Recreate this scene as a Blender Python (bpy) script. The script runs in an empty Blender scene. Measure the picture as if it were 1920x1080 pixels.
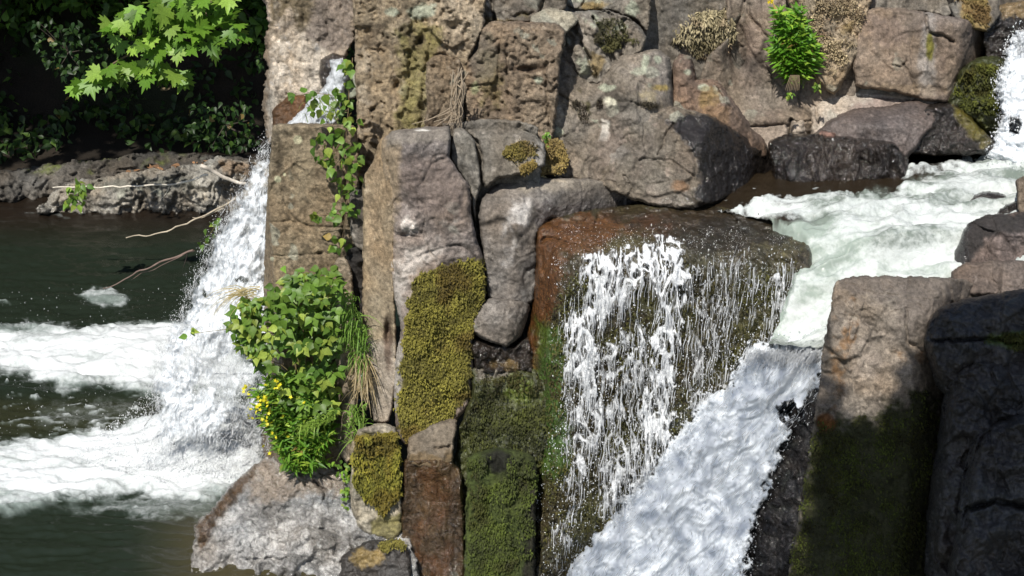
import bpy, math
import numpy as np
from math import radians as R
rng = np.random.default_rng(7)
sc = bpy.context.scene
col = sc.collection

# ------------------------------------------------------------------ camera
CH, PITCH, FPX = 7.4, R(22), 3241.0          # camera height over the pool, downward pitch, focal length in 1920-wide pixels
cam_d = bpy.data.cameras.new("camera"); cam = bpy.data.objects.new("camera", cam_d); col.objects.link(cam)
cam.location = (0, 0, CH); cam.rotation_euler = (math.pi/2 - PITCH, 0, 0)
cam_d.sensor_width = 36; cam_d.lens = 36*FPX/1920; cam_d.clip_start = .1; cam_d.clip_end = 400
sc.camera = cam
# ------------------------------------------------------------------ world, sun, exposure
SEL, SAZ = R(52), R(-20)                        # sun height, and how far it stands to the side of straight behind the camera
SUN = np.array([math.sin(SAZ)*math.cos(SEL), -math.cos(SAZ)*math.cos(SEL), math.sin(SEL)])
w = bpy.data.worlds.new("World"); sc.world = w; w.use_nodes = True
nt = w.node_tree; nt.nodes.clear()
sky = nt.nodes.new("ShaderNodeTexSky"); sky.sky_type = 'NISHITA'; sky.sun_disc = False
sky.sun_elevation = SEL; sky.sun_rotation = math.atan2(SUN[0], SUN[1]) % (2*math.pi)
bg = nt.nodes.new("ShaderNodeBackground"); bg.inputs[1].default_value = .085
wo = nt.nodes.new("ShaderNodeOutputWorld"); nt.links.new(sky.outputs[0], bg.inputs[0]); nt.links.new(bg.outputs[0], wo.inputs[0])
ld = bpy.data.lights.new("sun", 'SUN'); ld.energy = 4.9; ld.angle = R(.5); ld.color = (1, .955, .88)
lo = bpy.data.objects.new("sun", ld); col.objects.link(lo)
lo.rotation_euler = (math.pi/2 - SEL, 0, SAZ)   # light travels along -SUN
import mathutils
lo.rotation_euler = mathutils.Vector(SUN.tolist()).to_track_quat('Z', 'Y').to_euler()
vs = sc.view_settings; vs.view_transform = 'Standard'; vs.look = 'None'; vs.exposure = 0.22; vs.gamma = 1; vs.use_curve_mapping = False
sc.cycles.max_bounces = 8; sc.cycles.transparent_max_bounces = 12; sc.cycles.diffuse_bounces = 3
sc.cycles.use_adaptive_sampling = True

# ------------------------------------------------------------------ maths helpers
C0 = np.array([0, 0, CH])
cp, sp = math.cos(PITCH), math.sin(PITCH)
def ray(px, py):                                # direction of a sight line, scaled so that its y is 1
    a = (np.asarray(px, float)-960)/FPX; b = (540-np.asarray(py, float))/FPX
    y = cp + b*sp
    return np.stack([a/y, np.ones_like(y), (-sp + b*cp)/y], -1)
def at(px, py, Y):
    return C0 + ray(px, py)*np.asarray(Y, float)[..., None]
def atz(px, py, z):
    d = ray(px, py); return C0 + d*((z-CH)/d[..., 2])[..., None]
_p = np.random.default_rng(3).permutation(256); PERM = np.concatenate([_p, _p, _p])
_g = np.random.default_rng(4).normal(size=(256, 3)); GR = _g/np.linalg.norm(_g, axis=1)[:, None]
def perlin(P):
    P = np.asarray(P, float); i = np.floor(P).astype(int); f = P - i; i &= 255
    u = f*f*f*(f*(f*6-15)+10); out = 0
    for dx in (0, 1):
        wx = u[..., 0] if dx else 1-u[..., 0]
        for dy in (0, 1):
            wy = u[..., 1] if dy else 1-u[..., 1]
            for dz in (0, 1):
                wz = u[..., 2] if dz else 1-u[..., 2]
                h = PERM[PERM[PERM[(i[..., 0]+dx) & 255] + ((i[..., 1]+dy) & 255)] + ((i[..., 2]+dz) & 255)]
                g = GR[h]
                out = out + wx*wy*wz*(g[..., 0]*(f[..., 0]-dx)+g[..., 1]*(f[..., 1]-dy)+g[..., 2]*(f[..., 2]-dz))
    return out*1.6
def fbm(P, o=4, gain=.5, lac=2.03):
    s, a, t = 0, 1, 0; P = np.asarray(P, float)
    for k in range(o):
        s = s + a*perlin(P*(lac**k) + k*17.3); t += a; a *= gain
    return s/t*1.4
def ridged(P, o=4):
    s, a, t = 0, 1, 0; P = np.asarray(P, float)
    for k in range(o):
        s = s + a*(1-2*np.abs(perlin(P*(2.05**k) + k*9.1))); t += a; a *= .5
    return s/t
RND = np.random.default_rng(5).random((256, 7))
def facets(P, sc3, sd=0):                          # chiselled faces: every cell of a broken lattice gets its own tilt and height
    Q = (P + .06*np.stack([perlin(P*5+sd), perlin(P*5+sd+9), perlin(P*5+sd+19)], -1))*np.asarray(sc3, float) + sd*3.3
    c = np.floor(Q).astype(int); best = np.full(Q.shape[:-1], 1e9); h = np.zeros(Q.shape[:-1]); b2 = best.copy()
    for dx in (-1, 0, 1):
        for dy in (-1, 0, 1):
            for dz in (-1, 0, 1):
                k = PERM[PERM[PERM[(c[..., 0]+dx) & 255]+((c[..., 1]+dy) & 255)]+((c[..., 2]+dz) & 255)]
                r = RND[k]; v = Q-(c+np.array([dx, dy, dz])+.15+.7*r[..., :3]); d = (v*v).sum(-1)
                hv = ((r[..., 3:6]-.5)*v).sum(-1)*1.5+(r[..., 6]-.5)*.8
                m = d < best; b2 = np.where(m, best, np.minimum(b2, d)); h = np.where(m, hv, h); best = np.where(m, d, best)
    edge = np.sqrt(b2)-np.sqrt(best)
    return h*sst(0, .05, edge), edge
def sst(a, b, x):
    t = np.clip((x-a)/(b-a), 0, 1); return t*t*(3-2*t)
def seg_dist(X, Y, pts, closed=False):
    pts = np.asarray(pts, float); n = len(pts); best = np.full(X.shape, 1e9)
    for i in range(n if closed else n-1):
        a, b = pts[i], pts[(i+1) % n]; d = b-a; L = max(d@d, 1e-9)
        t = np.clip(((X-a[0])*d[0]+(Y-a[1])*d[1])/L, 0, 1)
        q = (X-a[0]-t*d[0])**2 + (Y-a[1]-t*d[1])**2
        best = np.minimum(best, q)
    return np.sqrt(best)
def inside(X, Y, pts):
    pts = np.asarray(pts, float); n = len(pts); r = np.zeros(X.shape, bool)
    for i in range(n):
        x0, y0 = pts[i]; x1, y1 = pts[(i+1) % n]
        if y0 == y1: continue
        c = ((y0 > Y) != (y1 > Y)) & (X < (x1-x0)*(Y-y0)/(y1-y0)+x0); r ^= c
    return r
def sdf(X, Y, pts):                              # positive inside
    d = seg_dist(X, Y, pts, True); return np.where(inside(X, Y, pts), d, -d)
def smooth_poly(pts, n=4):
    p = np.asarray(pts, float); out = []
    for i in range(len(p)):
        a, b, c, d = p[i-1], p[i], p[(i+1) % len(p)], p[(i+2) % len(p)]
        for t in np.arange(n)/n:
            out.append(.5*((2*b)+(-a+c)*t+(2*a-5*b+4*c-d)*t*t+(-a+3*b-3*c+d)*t**3)*.35 + .65*(b+(c-b)*t))
    return np.array(out)
def Nv(yaw, pit):
    a, b = R(yaw), R(pit); return np.array([math.sin(a)*math.cos(b), -math.cos(a)*math.cos(b), math.sin(b)])
def unit(v): return v/np.maximum(np.linalg.norm(v, axis=-1, keepdims=True), 1e-9)

# ------------------------------------------------------------------ object helpers
def tag(o, label=None, cat=None, group=None, kind=None):
    if label: o["label"] = label
    if cat: o["category"] = cat
    if group: o["group"] = group
    if kind: o["kind"] = kind
    return o
def empty(name, loc):
    o = bpy.data.objects.new(name, None); o.location = [float(v) for v in loc]; o.empty_display_size = .2; col.objects.link(o); return o
def mk(name, V, faces, mat, parent=None, attrs=None, smooth=True):
    """V (n,3); faces: list of index arrays (m,3) or (m,4)"""
    V = np.asarray(V, float)
    if parent is not None: V = V - np.array(parent.location)
    faces = [np.asarray(f, np.int32) for f in faces if len(f)]
    me = bpy.data.meshes.new(name)
    nl = sum(f.size for f in faces); nf = sum(len(f) for f in faces)
    me.vertices.add(len(V)); me.vertices.foreach_set("co", V.astype(np.float32).ravel())
    me.loops.add(nl); me.loops.foreach_set("vertex_index", np.concatenate([f.ravel() for f in faces]))
    me.polygons.add(nf)
    sizes = np.concatenate([np.full(len(f), f.shape[1], np.int32) for f in faces])
    me.polygons.foreach_set("loop_start", np.concatenate([[0], np.cumsum(sizes)[:-1]]).astype(np.int32))
    me.update(calc_edges=True)
    me.polygons.foreach_set("use_smooth", np.full(nf, smooth))
    for k, a in (attrs or {}).items():
        a = np.asarray(a, np.float32)
        if a.ndim == 2:
            at_ = me.attributes.new(k, 'FLOAT_COLOR', 'POINT')
            at_.data.foreach_set("color", np.concatenate([a, np.ones((len(a), 1), np.float32)], 1).ravel())
        else:
            at_ = me.attributes.new(k, 'FLOAT', 'POINT'); at_.data.foreach_set("value", a)
    me.validate(clean_customdata=False)
    me.materials.append(mat)
    o = bpy.data.objects.new(name, me); col.objects.link(o)
    if parent is not None: o.parent = parent
    return o

# ------------------------------------------------------------------ materials
def newmat(name):
    m = bpy.data.materials.new(name); m.use_nodes = True; t = m.node_tree
    b = t.nodes["Principled BSDF"]; return m, t, b
def N(t, typ, **kw):
    n = t.nodes.new(typ)
    for k, v in kw.items(): setattr(n, k, v)
    return n
def noise(t, scale, detail=6, rough=.6, vec=None, dist=0):
    n = N(t, "ShaderNodeTexNoise"); n.inputs["Scale"].default_value = scale; n.inputs["Detail"].default_value = detail
    n.inputs["Roughness"].default_value = rough; n.inputs["Distortion"].default_value = dist
    if vec is None:
        vec = N(t, "ShaderNodeNewGeometry").outputs["Position"]
    t.links.new(vec, n.inputs["Vector"]); return n
def mth(t, op, a, b=None, c=None):
    n = N(t, "ShaderNodeMath", operation=op)
    for i, v in enumerate((a, b, c)):
        if v is None: continue
        if isinstance(v, (int, float)): n.inputs[i].default_value = v
        else: t.links.new(v, n.inputs[i])
    return n.outputs[0]
def maprange(t, v, a, b, c=0, d=1, typ='SMOOTHSTEP'):
    n = N(t, "ShaderNodeMapRange", interpolation_type=typ); t.links.new(v, n.inputs[0])
    for i, x in enumerate((a, b, c, d)): n.inputs[i+1].default_value = x
    return n.outputs[0]
def attr(t, name, out="Fac"):
    n = N(t, "ShaderNodeAttribute", attribute_name=name); return n.outputs[out]
def scaled_pos(t, s):
    g = N(t, "ShaderNodeNewGeometry"); m = N(t, "ShaderNodeVectorMath", operation='MULTIPLY')
    t.links.new(g.outputs["Position"], m.inputs[0]); m.inputs[1].default_value = s; return m.outputs[0]

def rock_material():
    m, t, b = newmat("weathered_rock")
    a = attr(t, "col", "Color"); wet = attr(t, "wet"); rgh = attr(t, "rough")
    n1 = noise(t, 38, 8, .7); n2 = noise(t, 150, 4, .7); n3 = noise(t, 7, 5, .6)
    v1 = maprange(t, n1.outputs[0], .28, .75, .5, 1.5, 'LINEAR'); v2 = maprange(t, n2.outputs[0], .28, .72, .6, 1.42, 'LINEAR')
    v3 = maprange(t, n3.outputs[0], .25, .75, .82, 1.2, 'LINEAR')
    k = mth(t, 'MULTIPLY', mth(t, 'MULTIPLY', v1, v2), v3)
    mx = N(t, "ShaderNodeVectorMath", operation='SCALE'); t.links.new(a, mx.inputs[0]); t.links.new(k, mx.inputs["Scale"])
    t.links.new(mx.outputs[0], b.inputs["Base Color"])
    wn = mth(t, 'ADD', wet, mth(t, 'MULTIPLY', mth(t, 'SUBTRACT', n1.outputs[0], .5), .5))
    wf = maprange(t, wn, .3, .8)
    t.links.new(mth(t, 'SUBTRACT', .86, mth(t, 'MULTIPLY', wf, .74)), b.inputs["Roughness"])
    t.links.new(mth(t, 'ADD', .3, mth(t, 'MULTIPLY', wf, .35)), b.inputs["Specular IOR Level"])
    h = mth(t, 'ADD', n1.outputs[0], mth(t, 'MULTIPLY', n2.outputs[0], .35))
    bp = N(t, "ShaderNodeBump"); bp.inputs["Distance"].default_value = .026
    t.links.new(mth(t, 'MULTIPLY', mth(t, 'MULTIPLY_ADD', rgh, .5, .45), mth(t, 'SUBTRACT', 1.0, mth(t, 'MULTIPLY', wf, .88))), bp.inputs["Strength"])
    t.links.new(h, bp.inputs["Height"])
    n4 = noise(t, 17, 5, .6, None, .5); b2 = N(t, "ShaderNodeBump"); b2.inputs["Distance"].default_value = .045; n5 = noise(t, 62, 3, .6)
    t.links.new(mth(t, 'MULTIPLY', wf, .85), b2.inputs["Strength"]); t.links.new(mth(t, 'MULTIPLY_ADD', n5.outputs[0], .16, n4.outputs[0]), b2.inputs["Height"]); t.links.new(bp.outputs[0], b2.inputs["Normal"])
    t.links.new(b2.outputs[0], b.inputs["Normal"])
    return m
ROCK = rock_material()

def leaf_material(name, trans=.35, rough=.45):
    m, t, b = newmat(name)
    a = attr(t, "col", "Color"); n1 = noise(t, 60, 3)
    k = maprange(t, n1.outputs[0], .3, .7, .8, 1.2, 'LINEAR')
    mx = N(t, "ShaderNodeVectorMath", operation='SCALE'); t.links.new(a, mx.inputs[0]); t.links.new(k, mx.inputs["Scale"])
    t.links.new(mx.outputs[0], b.inputs["Base Color"]); b.inputs["Roughness"].default_value = rough
    b.inputs["Specular IOR Level"].default_value = .35
    tr = N(t, "ShaderNodeBsdfTranslucent"); t.links.new(mx.outputs[0], tr.inputs[0])
    ms = N(t, "ShaderNodeMixShader"); ms.inputs[0].default_value = trans
    t.links.new(b.outputs[0], ms.inputs[1]); t.links.new(tr.outputs[0], ms.inputs[2])
    t.links.new(ms.outputs[0], t.nodes["Material Output"].inputs[0]); return m
LEAF = leaf_material("green_leaf"); MOSS = leaf_material("moss_blade", .15, .8); TWIG = leaf_material("twig_bark", 0, .8)

def water_material(name, deep, foamcol=(.86, .88, .9), fs=45, bump=.02, stretch=(1, 1, 1), alpha=False, rough=.07, lo_=.38, hi_=.62, na=.55, glint=130):
    """dark clear water where the attribute foam is low, aerated white water where it is high"""
    m, t, b = newmat(name)
    vec = scaled_pos(t, stretch)
    f = attr(t, "foam"); tint = attr(t, "col", "Color")
    n1 = noise(t, fs, 7, .65, vec, .6); n2 = noise(t, glint, 4, .7, vec)
    ff = maprange(t, mth(t, 'ADD', f, mth(t, 'MULTIPLY', mth(t, 'SUBTRACT', n1.outputs[0], .5), na)), lo_, hi_)
    mc = N(t, "ShaderNodeMix", data_type='RGBA'); t.links.new(ff, mc.inputs[0]); t.links.new(tint, mc.inputs[6]); mc.inputs[7].default_value = (*foamcol, 1)
    t.links.new(mc.outputs[2], b.inputs["Base Color"])
    t.links.new(mth(t, 'ADD', rough, mth(t, 'MULTIPLY', ff, .22)), b.inputs["Roughness"])
    b.inputs["IOR"].default_value = 1.33
    bp = N(t, "ShaderNodeBump"); bp.inputs["Distance"].default_value = bump
    t.links.new(mth(t, 'ADD', .35, mth(t, 'MULTIPLY', ff, .5)), bp.inputs["Strength"])
    t.links.new(mth(t, 'ADD', n1.outputs[0], mth(t, 'MULTIPLY', n2.outputs[0], .5)), bp.inputs["Height"])
    t.links.new(bp.outputs[0], b.inputs["Normal"])
    if alpha:
        tp = N(t, "ShaderNodeBsdfTransparent"); ms = N(t, "ShaderNodeMixShader")
        t.links.new(ff, ms.inputs[0]); t.links.new(tp.outputs[0], ms.inputs[1]); t.links.new(b.outputs[0], ms.inputs[2])
        t.links.new(ms.outputs[0], t.nodes["Material Output"].inputs[0])
    return m
def drop_material():
    m, t, b = newmat("white_spray"); b.inputs["Base Color"].default_value = (.86, .88, .9, 1); b.inputs["Roughness"].default_value = .12
    b.inputs["IOR"].default_value = 1.33
    n = noise(t, 90, 3); bp = N(t, "ShaderNodeBump"); bp.inputs["Distance"].default_value = .01; bp.inputs["Strength"].default_value = .5
    t.links.new(n.outputs[0], bp.inputs["Height"]); t.links.new(bp.outputs[0], b.inputs["Normal"])
    tp = N(t, "ShaderNodeBsdfTransparent"); ms = N(t, "ShaderNodeMixShader"); ms.inputs[0].default_value = .54
    t.links.new(tp.outputs[0], ms.inputs[1]); t.links.new(b.outputs[0], ms.inputs[2]); t.links.new(ms.outputs[0], t.nodes["Material Output"].inputs[0])
    return m
SPRAY = drop_material()

# ------------------------------------------------------------------ the relief builder: a solid seen from its front
def relief(name, outline, planes, mat=None, k=.05, er=16, ed=.12, onoise=3, on_f=.03, thick=.8, step=2.0,
           disp=None, dispdir=None, cracks=(), blobs=(), paint=None, parent=None, smooth_out=True, ret=False, extra=None, base_r=None, seed=0):
    pl = smooth_poly(outline) if smooth_out else np.asarray(outline, float)
    x0, y0 = pl.min(0)-4*step; x1, y1 = pl.max(0)+4*step
    X, Y = np.meshgrid(np.arange(x0, x1, step), np.arange(y0, y1, step))
    q = np.stack([X*on_f, Y*on_f, np.full(X.shape, seed*3.7)], -1)
    def field(X, Y):
        q = np.stack([X*on_f, Y*on_f, np.full(X.shape, seed*3.7)], -1)
        return sdf(X, Y, pl) + (onoise*fbm(q, 4, .6) if onoise else 0)
    D = field(X, Y)
    gx = np.gradient(D, step, axis=1); gy = np.gradient(D, step, axis=0); g2 = np.maximum(gx*gx+gy*gy, .2)
    keep = D > -step*.75
    sn = keep & (D < step*.5)
    X = np.where(sn, X - D*gx/g2, X); Y = np.where(sn, Y - D*gy/g2, Y)
    d = np.where(sn, 0, np.maximum(D, 0))
    ry = ray(X, Y)
    m = None
    for n, p in planes:
        n = np.asarray(n, float); den = ry@n; den = np.minimum(den, -.02)
        t_ = ((at(*[np.float64(v) for v in p])-C0)@n)/den
        if m is None: m = t_
        else: m = .5*(m+t_+np.sqrt((m-t_)**2+k*k))
    e = np.clip(1-d/er, 0, 1)
    dep = m + ed*(1-np.sqrt(np.maximum(1-e*e, 0)))
    for (bx, by, rx, ryy, am) in blobs:
        dep = dep - am*np.exp(-((X-bx)/rx)**2-((Y-by)/ryy)**2)
    wob = fbm(np.stack([X*.05, Y*.05, X*0+2], -1), 3)*5
    wob2 = fbm(np.stack([X*.05, Y*.05, X*0+8], -1), 3)*5
    for (pts, wd, am) in cracks:
        cd = seg_dist(X+wob, Y+wob2, pts); dep = dep + am*np.exp(-(cd/wd)**2)
    P = C0 + ry*dep[..., None]
    if disp is not None:
        h = disp(P, X, Y, d)
        if dispdir is None: P = P - ry*(h)[..., None]
        else: P = P + np.asarray(dispdir)*h[..., None]
    idx = -np.ones(X.shape, int); kk = keep.copy()
    c = kk[:-1, :-1] & kk[1:, :-1] & kk[1:, 1:] & kk[:-1, 1:]
    # drop the cells whose middle lies outside
    Dm = (D[:-1, :-1]+D[1:, :-1]+D[1:, 1:]+D[:-1, 1:])/4; c &= Dm > -step*.3
    used = np.zeros(X.shape, bool)
    used[:-1, :-1] |= c; used[1:, :-1] |= c; used[1:, 1:] |= c; used[:-1, 1:] |= c
    idx[used] = np.arange(used.sum())
    V = P[used]
    a_, b_, c_, d_ = idx[:-1, :-1][c], idx[1:, :-1][c], idx[1:, 1:][c], idx[:-1, 1:][c]
    F = np.stack([a_, b_, c_, d_], -1)
    faces = [F]
    A = paint(P[used], X[used], Y[used], d[used]) if paint else {}
    if thick:
        E = np.concatenate([F[:, [0, 1]], F[:, [1, 2]], F[:, [2, 3]], F[:, [3, 0]]])
        key = np.sort(E, 1); key = key[:, 0].astype(np.int64)*10**7+key[:, 1]
        u, first, cnt = np.unique(key, return_index=True, return_counts=True)
        be = E[first[cnt == 1]]; bv = np.unique(be); mp = -np.ones(len(V), int); n0 = len(V)
        mp[bv] = n0+np.arange(len(bv))
        cen = V[bv].mean(0)
        away = ray(np.float64((x0+x1)/2), np.float64((y0+y1)/2))       # the far side lies behind the front, a little smaller
        bk = V[bv] + away*thick; tp_ = .93 if thick > .3 else .98
        bk[:, 0] = cen[0]+away[0]*thick+(bk[:, 0]-cen[0]-away[0]*thick)*tp_; bk[:, 2] = cen[2]+away[2]*thick+(bk[:, 2]-cen[2]-away[2]*thick)*tp_
        V = np.concatenate([V, bk, [cen+away*thick]])
        faces.append(np.stack([be[:, 1], be[:, 0], mp[be[:, 0]], mp[be[:, 1]]], -1))
        faces.append(np.stack([mp[be[:, 1]], mp[be[:, 0]], np.full(len(be), len(V)-1)], -1))
        for kx in list(A):
            v = A[kx]; A[kx] = np.concatenate([v, v[bv], v[bv].mean(0, keepdims=True)])
    o = mk(name, V, faces, mat or ROCK, parent, A)
    if ret: return o, (P[used], X[used], Y[used], d[used])
    return o

# palettes: (mean, dark, light) true surface colours, except DRK, darkened to hold the right boulders' shade
TAN = ((.27, .205, .13), (.17, .125, .075), (.37, .30, .20))
GRY = ((.168, .148, .120), (.085, .072, .061), (.28, .25, .215))
PAL = ((.34, .30, .245), (.22, .18, .14), (.50, .46, .39))
BRN = ((.157, .128, .098), (.085, .064, .052), (.24, .195, .155))
WET = ((.024, .019, .016), (.010, .009, .008), (.055, .045, .038))
RST = ((.075, .035, .012), (.03, .016, .008), (.15, .06, .015))
GRN = ((.045, .05, .018), (.02, .022, .010), (.085, .10, .02))
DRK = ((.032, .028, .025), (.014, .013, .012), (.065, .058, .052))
MOS = (.15, .135, .018); MSD = (.075, .07, .012); LICH = (.36, .38, .29); WHT = (.60, .56, .50); OCH = (.26, .18, .06); GM = (.07, .10, .012)
def mask(X, Y, poly, soft=8, na=10, nf=.05):
    if len(poly) == 4 and not hasattr(poly[0], '__len__'):
        cx, cy, rx, ry_ = poly; d = (1-np.sqrt(((X-cx)/rx)**2+((Y-cy)/ry_)**2))*min(rx, ry_)
    else: d = sdf(X, Y, poly)
    d = d + na*fbm(np.stack([X*nf, Y*nf, X*0+5.5], -1), 4, .6)
    return sst(-soft/2, soft/2, d)
def painter(base=GRY, patches=(), wet=0., wetp=(), rough=.4, sc_=1.1, streak=None, bands=0, specks=0, dk=.55):
    def f(P, X, Y, d):
        s = np.array([1, 1, .55 if streak is None else streak])*sc_
        n = fbm(P*s, 5, .6); n2 = fbm(P*s*3.1+40, 4, .65)
        m_, dk, lt = [np.array(c) for c in base]
        a = np.clip(n*.8+n2*.45, -1, 1)
        c = m_ + np.clip(a, 0, 1)[:, None]*(lt-m_)*1.25 + np.clip(-a, 0, 1)[:, None]*(dk-m_)*1.25
        n3 = fbm(P*9+11, 3); c = c*(1+.22*n3[:, None])
        # mineral hue shifts
        hshift = fbm(P*2.2+70, 3); c = c*(1+np.array([.10, 0, -.12])*hshift[:, None])
        sp_ = sst(.50, .56, fbm(P*5.5+200, 2, .4))*sst(.1, .4, perlin(P*1.3+210)); c = c*(1-.55*sp_[:, None])+np.array([.30, .31, .25])*.55*sp_[:, None]*min(1, m_.mean()*8)
        fine = fbm(P*np.array([26, 26, 18])+90, 3, .8); c = c*(1+.5*np.clip(fine, -1, 1)[:, None])
        dkk = sst(.42, .62, fbm(P*np.array([13, 13, 9])+120, 3)); c = c*(1-.42*dkk[:, None])
        lt2 = sst(.32, .66, fbm(P*np.array([10, 10, 6])+150, 4, .75))[:, None]*.6; c = c*(1-lt2)+np.minimum(lt*1.35, .6)*lt2
        c = c*(1-.5*np.clip(net(P, 1.9, .05, 5)+.6*net(P, 4.2, .07, 15), 0, 1)[:, None])
        if specks:
            sn = fbm(P*22+5, 2); c = c*(1-.45*specks*sst(.35, .6, sn))[:, None]
        w_ = np.full(len(P), float(wet))
        for p in patches:
            poly, colr = p[0], p[1]; st = p[2] if len(p) > 2 else .9; soft = p[3] if len(p) > 3 else 10; na = p[4] if len(p) > 4 else 14
            mm = mask(X, Y, poly, soft, na)
            if len(p) > 5: mm = mm*sst(-.15, .35, fbm(P*p[5]+3, 4, .65))
            cc = np.array(colr)[None]*(1+.35*fbm(P*12+30, 3)[:, None])
            c = c*(1-(mm*st)[:, None]) + cc*(mm*st)[:, None]
        for p in wetp:
            mm = mask(X, Y, p[0], p[2] if len(p) > 2 else 20, 12); w_ = np.maximum(w_, mm*(p[1] if len(p) > 1 else 1))
        c = c*(1-dk*np.clip(w_, 0, 1)[:, None]*(1 if wetp else 0))
        return {"col": np.clip(c, .003, .9), "wet": w_, "rough": np.full(len(P), float(rough))}
    return f
def net(P, f, w_, sd=0):                          # thin fissures that wander and die out
    W = P + .18*np.stack([perlin(P*2.1+sd), perlin(P*2.1+sd+9), perlin(P*2.1+sd+19)], -1)
    return np.exp(-(perlin(W*f+sd)/w_)**2)*sst(-.05, .3, perlin(P*f*.7+sd+33))
def bumps(amp=.05, f=1.5, rough=.012, pits=0, ridge=0, vert=1., steps=0, o=5, nt_=.022, fac=None):
    fc = min(.06, rough*3.6) if fac is None else fac
    def g(P, X, Y, d):
        s = np.array([1, 1, vert])
        h = amp*fbm(P*f*s, o, .5) + rough*fbm(P*11*s+9, 4, .6)
        if pits: h = h - pits*sst(.25, .6, fbm(P*7+21, 3)) - pits*.5*sst(.3, .6, fbm(P*19+2, 2))
        if ridge: h = h + ridge*(ridged(P*f*1.7*s+4, 4)-.4)
        h = h + .6*amp*np.abs(fbm(P*f*3.3*s+60, 4, .55)) - nt_*(net(P*s, 1.9, .045, 5)+.6*net(P*s, 4.2, .06, 15))
        if fc > .02:
            sv = np.array([1, 1, .6 if vert == 1 else max(vert, .35)]); on = sst(-.35, .15, perlin(P*.9+77))
            fa, fe = facets(P, 2.6*sv, 1); fb, fe2 = facets(P, 7.5*sv, 2); h = h + on*(fc*fa + fc*.38*fb)
        if steps:
            q = fbm(P*2.2*s+50, 3)*3; fr = q-np.floor(q); h = h + steps*(np.floor(q)+sst(.0, .25, fr))*.33
        return h
    return g
_seed = [0]
ROCKS = {}
def rock(name, label, outline, planes, base=GRY, patches=(), wet=0., wetp=(), rough=.4, B=None, group=None, cat="rock", specks=0, sc_=1.1, streak=None, dk=.55, **kw):
    _seed[0] += 1; kw['er'] = kw.get('er', 16)*.5; kw['ed'] = kw.get('ed', .12)*.6; kw.setdefault('on_f', .045); kw['onoise'] = kw.get('onoise', 3)*1.3
    o, g = relief(name, outline, planes, disp=B or bumps(), paint=painter(base, patches, wet, wetp, rough, sc_, streak, specks=specks, dk=dk), seed=_seed[0], ret=True, **kw)
    tag(o, label, cat, group); ROCKS[label] = g
    return o, g
def child(o, p):                                  # p's meshes are in world coordinates and stay where they are
    o.parent = p; return o

# ------------------------------------------------------------------ small geometry: leaves, blades, tubes, drops
def frames(nrm, tip):
    t_ = unit(tip); n = unit(nrm - (nrm*t_).sum(-1, keepdims=True)*t_); s = np.cross(t_, n); return s, t_, n
def instance(tv, tf, pos, nrm, tip, size, colr=None):
    """copies of one small template (x side, y towards the tip, z normal) merged into one part"""
    s, t_, n = frames(nrm, tip); size = np.asarray(size, float).reshape(-1, 1, 1) if np.ndim(size) < 2 else np.asarray(size)[:, None, :]
    L = tv[None]*size
    V = pos[:, None] + L[..., 0:1]*s[:, None] + L[..., 1:2]*t_[:, None] + L[..., 2:3]*n[:, None]
    k = len(tv); off = (np.arange(len(pos))*k)[:, None, None]
    F = [(f[None]+off).reshape(-1, f.shape[1]) for f in tf]
    A = {} if colr is None else {"col": np.repeat(colr, k, 0)}
    return V.reshape(-1, 3), F, A
# ovate leaf, folded along its midrib, and drooping at the tip
OV = np.array([[0, 0, 0], [.28, .16, .10], [.36, .42, .13], [.18, .80, .02], [0, 1.18, -.16], [-.18, .80, .02], [-.36, .42, .13], [-.28, .16, .10], [0, .3, 0], [0, .6, -.01], [0, .85, -.06]])
OVF = [np.array([[0, 1, 8, 8], [8, 1, 2, 9], [9, 2, 3, 10], [10, 3, 4, 4], [0, 8, 7, 7], [8, 9, 6, 7], [9, 10, 5, 6], [10, 4, 5, 5]])]
OVF = [np.array([[0, 1, 8], [10, 3, 4], [0, 8, 7], [10, 4, 5]]), np.array([[8, 1, 2, 9], [9, 2, 3, 10], [8, 9, 6, 7], [9, 10, 5, 6]])]
LN = OV*np.array([.48, 1.1, .6])
# lobed maple leaf
_mp = [(0, 0), (.18, -.06), (.42, -.10), (.36, .06), (.62, .14), (.50, .24), (.60, .40), (.38, .36), (.30, .44), (.46, .66), (.30, .64), (.26, .80), (.13, .66), (.09, .84), (0, 1.08)]
MP = np.array([(x, y, .10*abs(x)-.18*y*y) for x, y in _mp] + [(-x, y, .10*abs(x)-.18*y*y) for x, y in _mp[-2:0:-1]] + [(0, .32, .0)])
_n = len(MP)-1; MPF = [np.array([[i, (i+1) % _n, _n] for i in range(_n)])]
def jit(n, s=1.): return rng.normal(size=(n, 3))*s
def leafcol(n, a=(.165, .275, .04), b=(.08, .165, .025), c=(.28, .36, .06)):
    u = rng.random(n)[:, None]; v = rng.random(n)[:, None]
    cc = np.array(a)*(1-u)+np.array(b)*u; cc = np.where(v > .8, np.array(c)*(.8+.4*u), cc); w3 = rng.random(n)[:, None]
    cc = np.where(w3 > .992, np.array([.28, .20, .06]), cc); return cc*(.65+.6*rng.random(n)[:, None])
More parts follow.
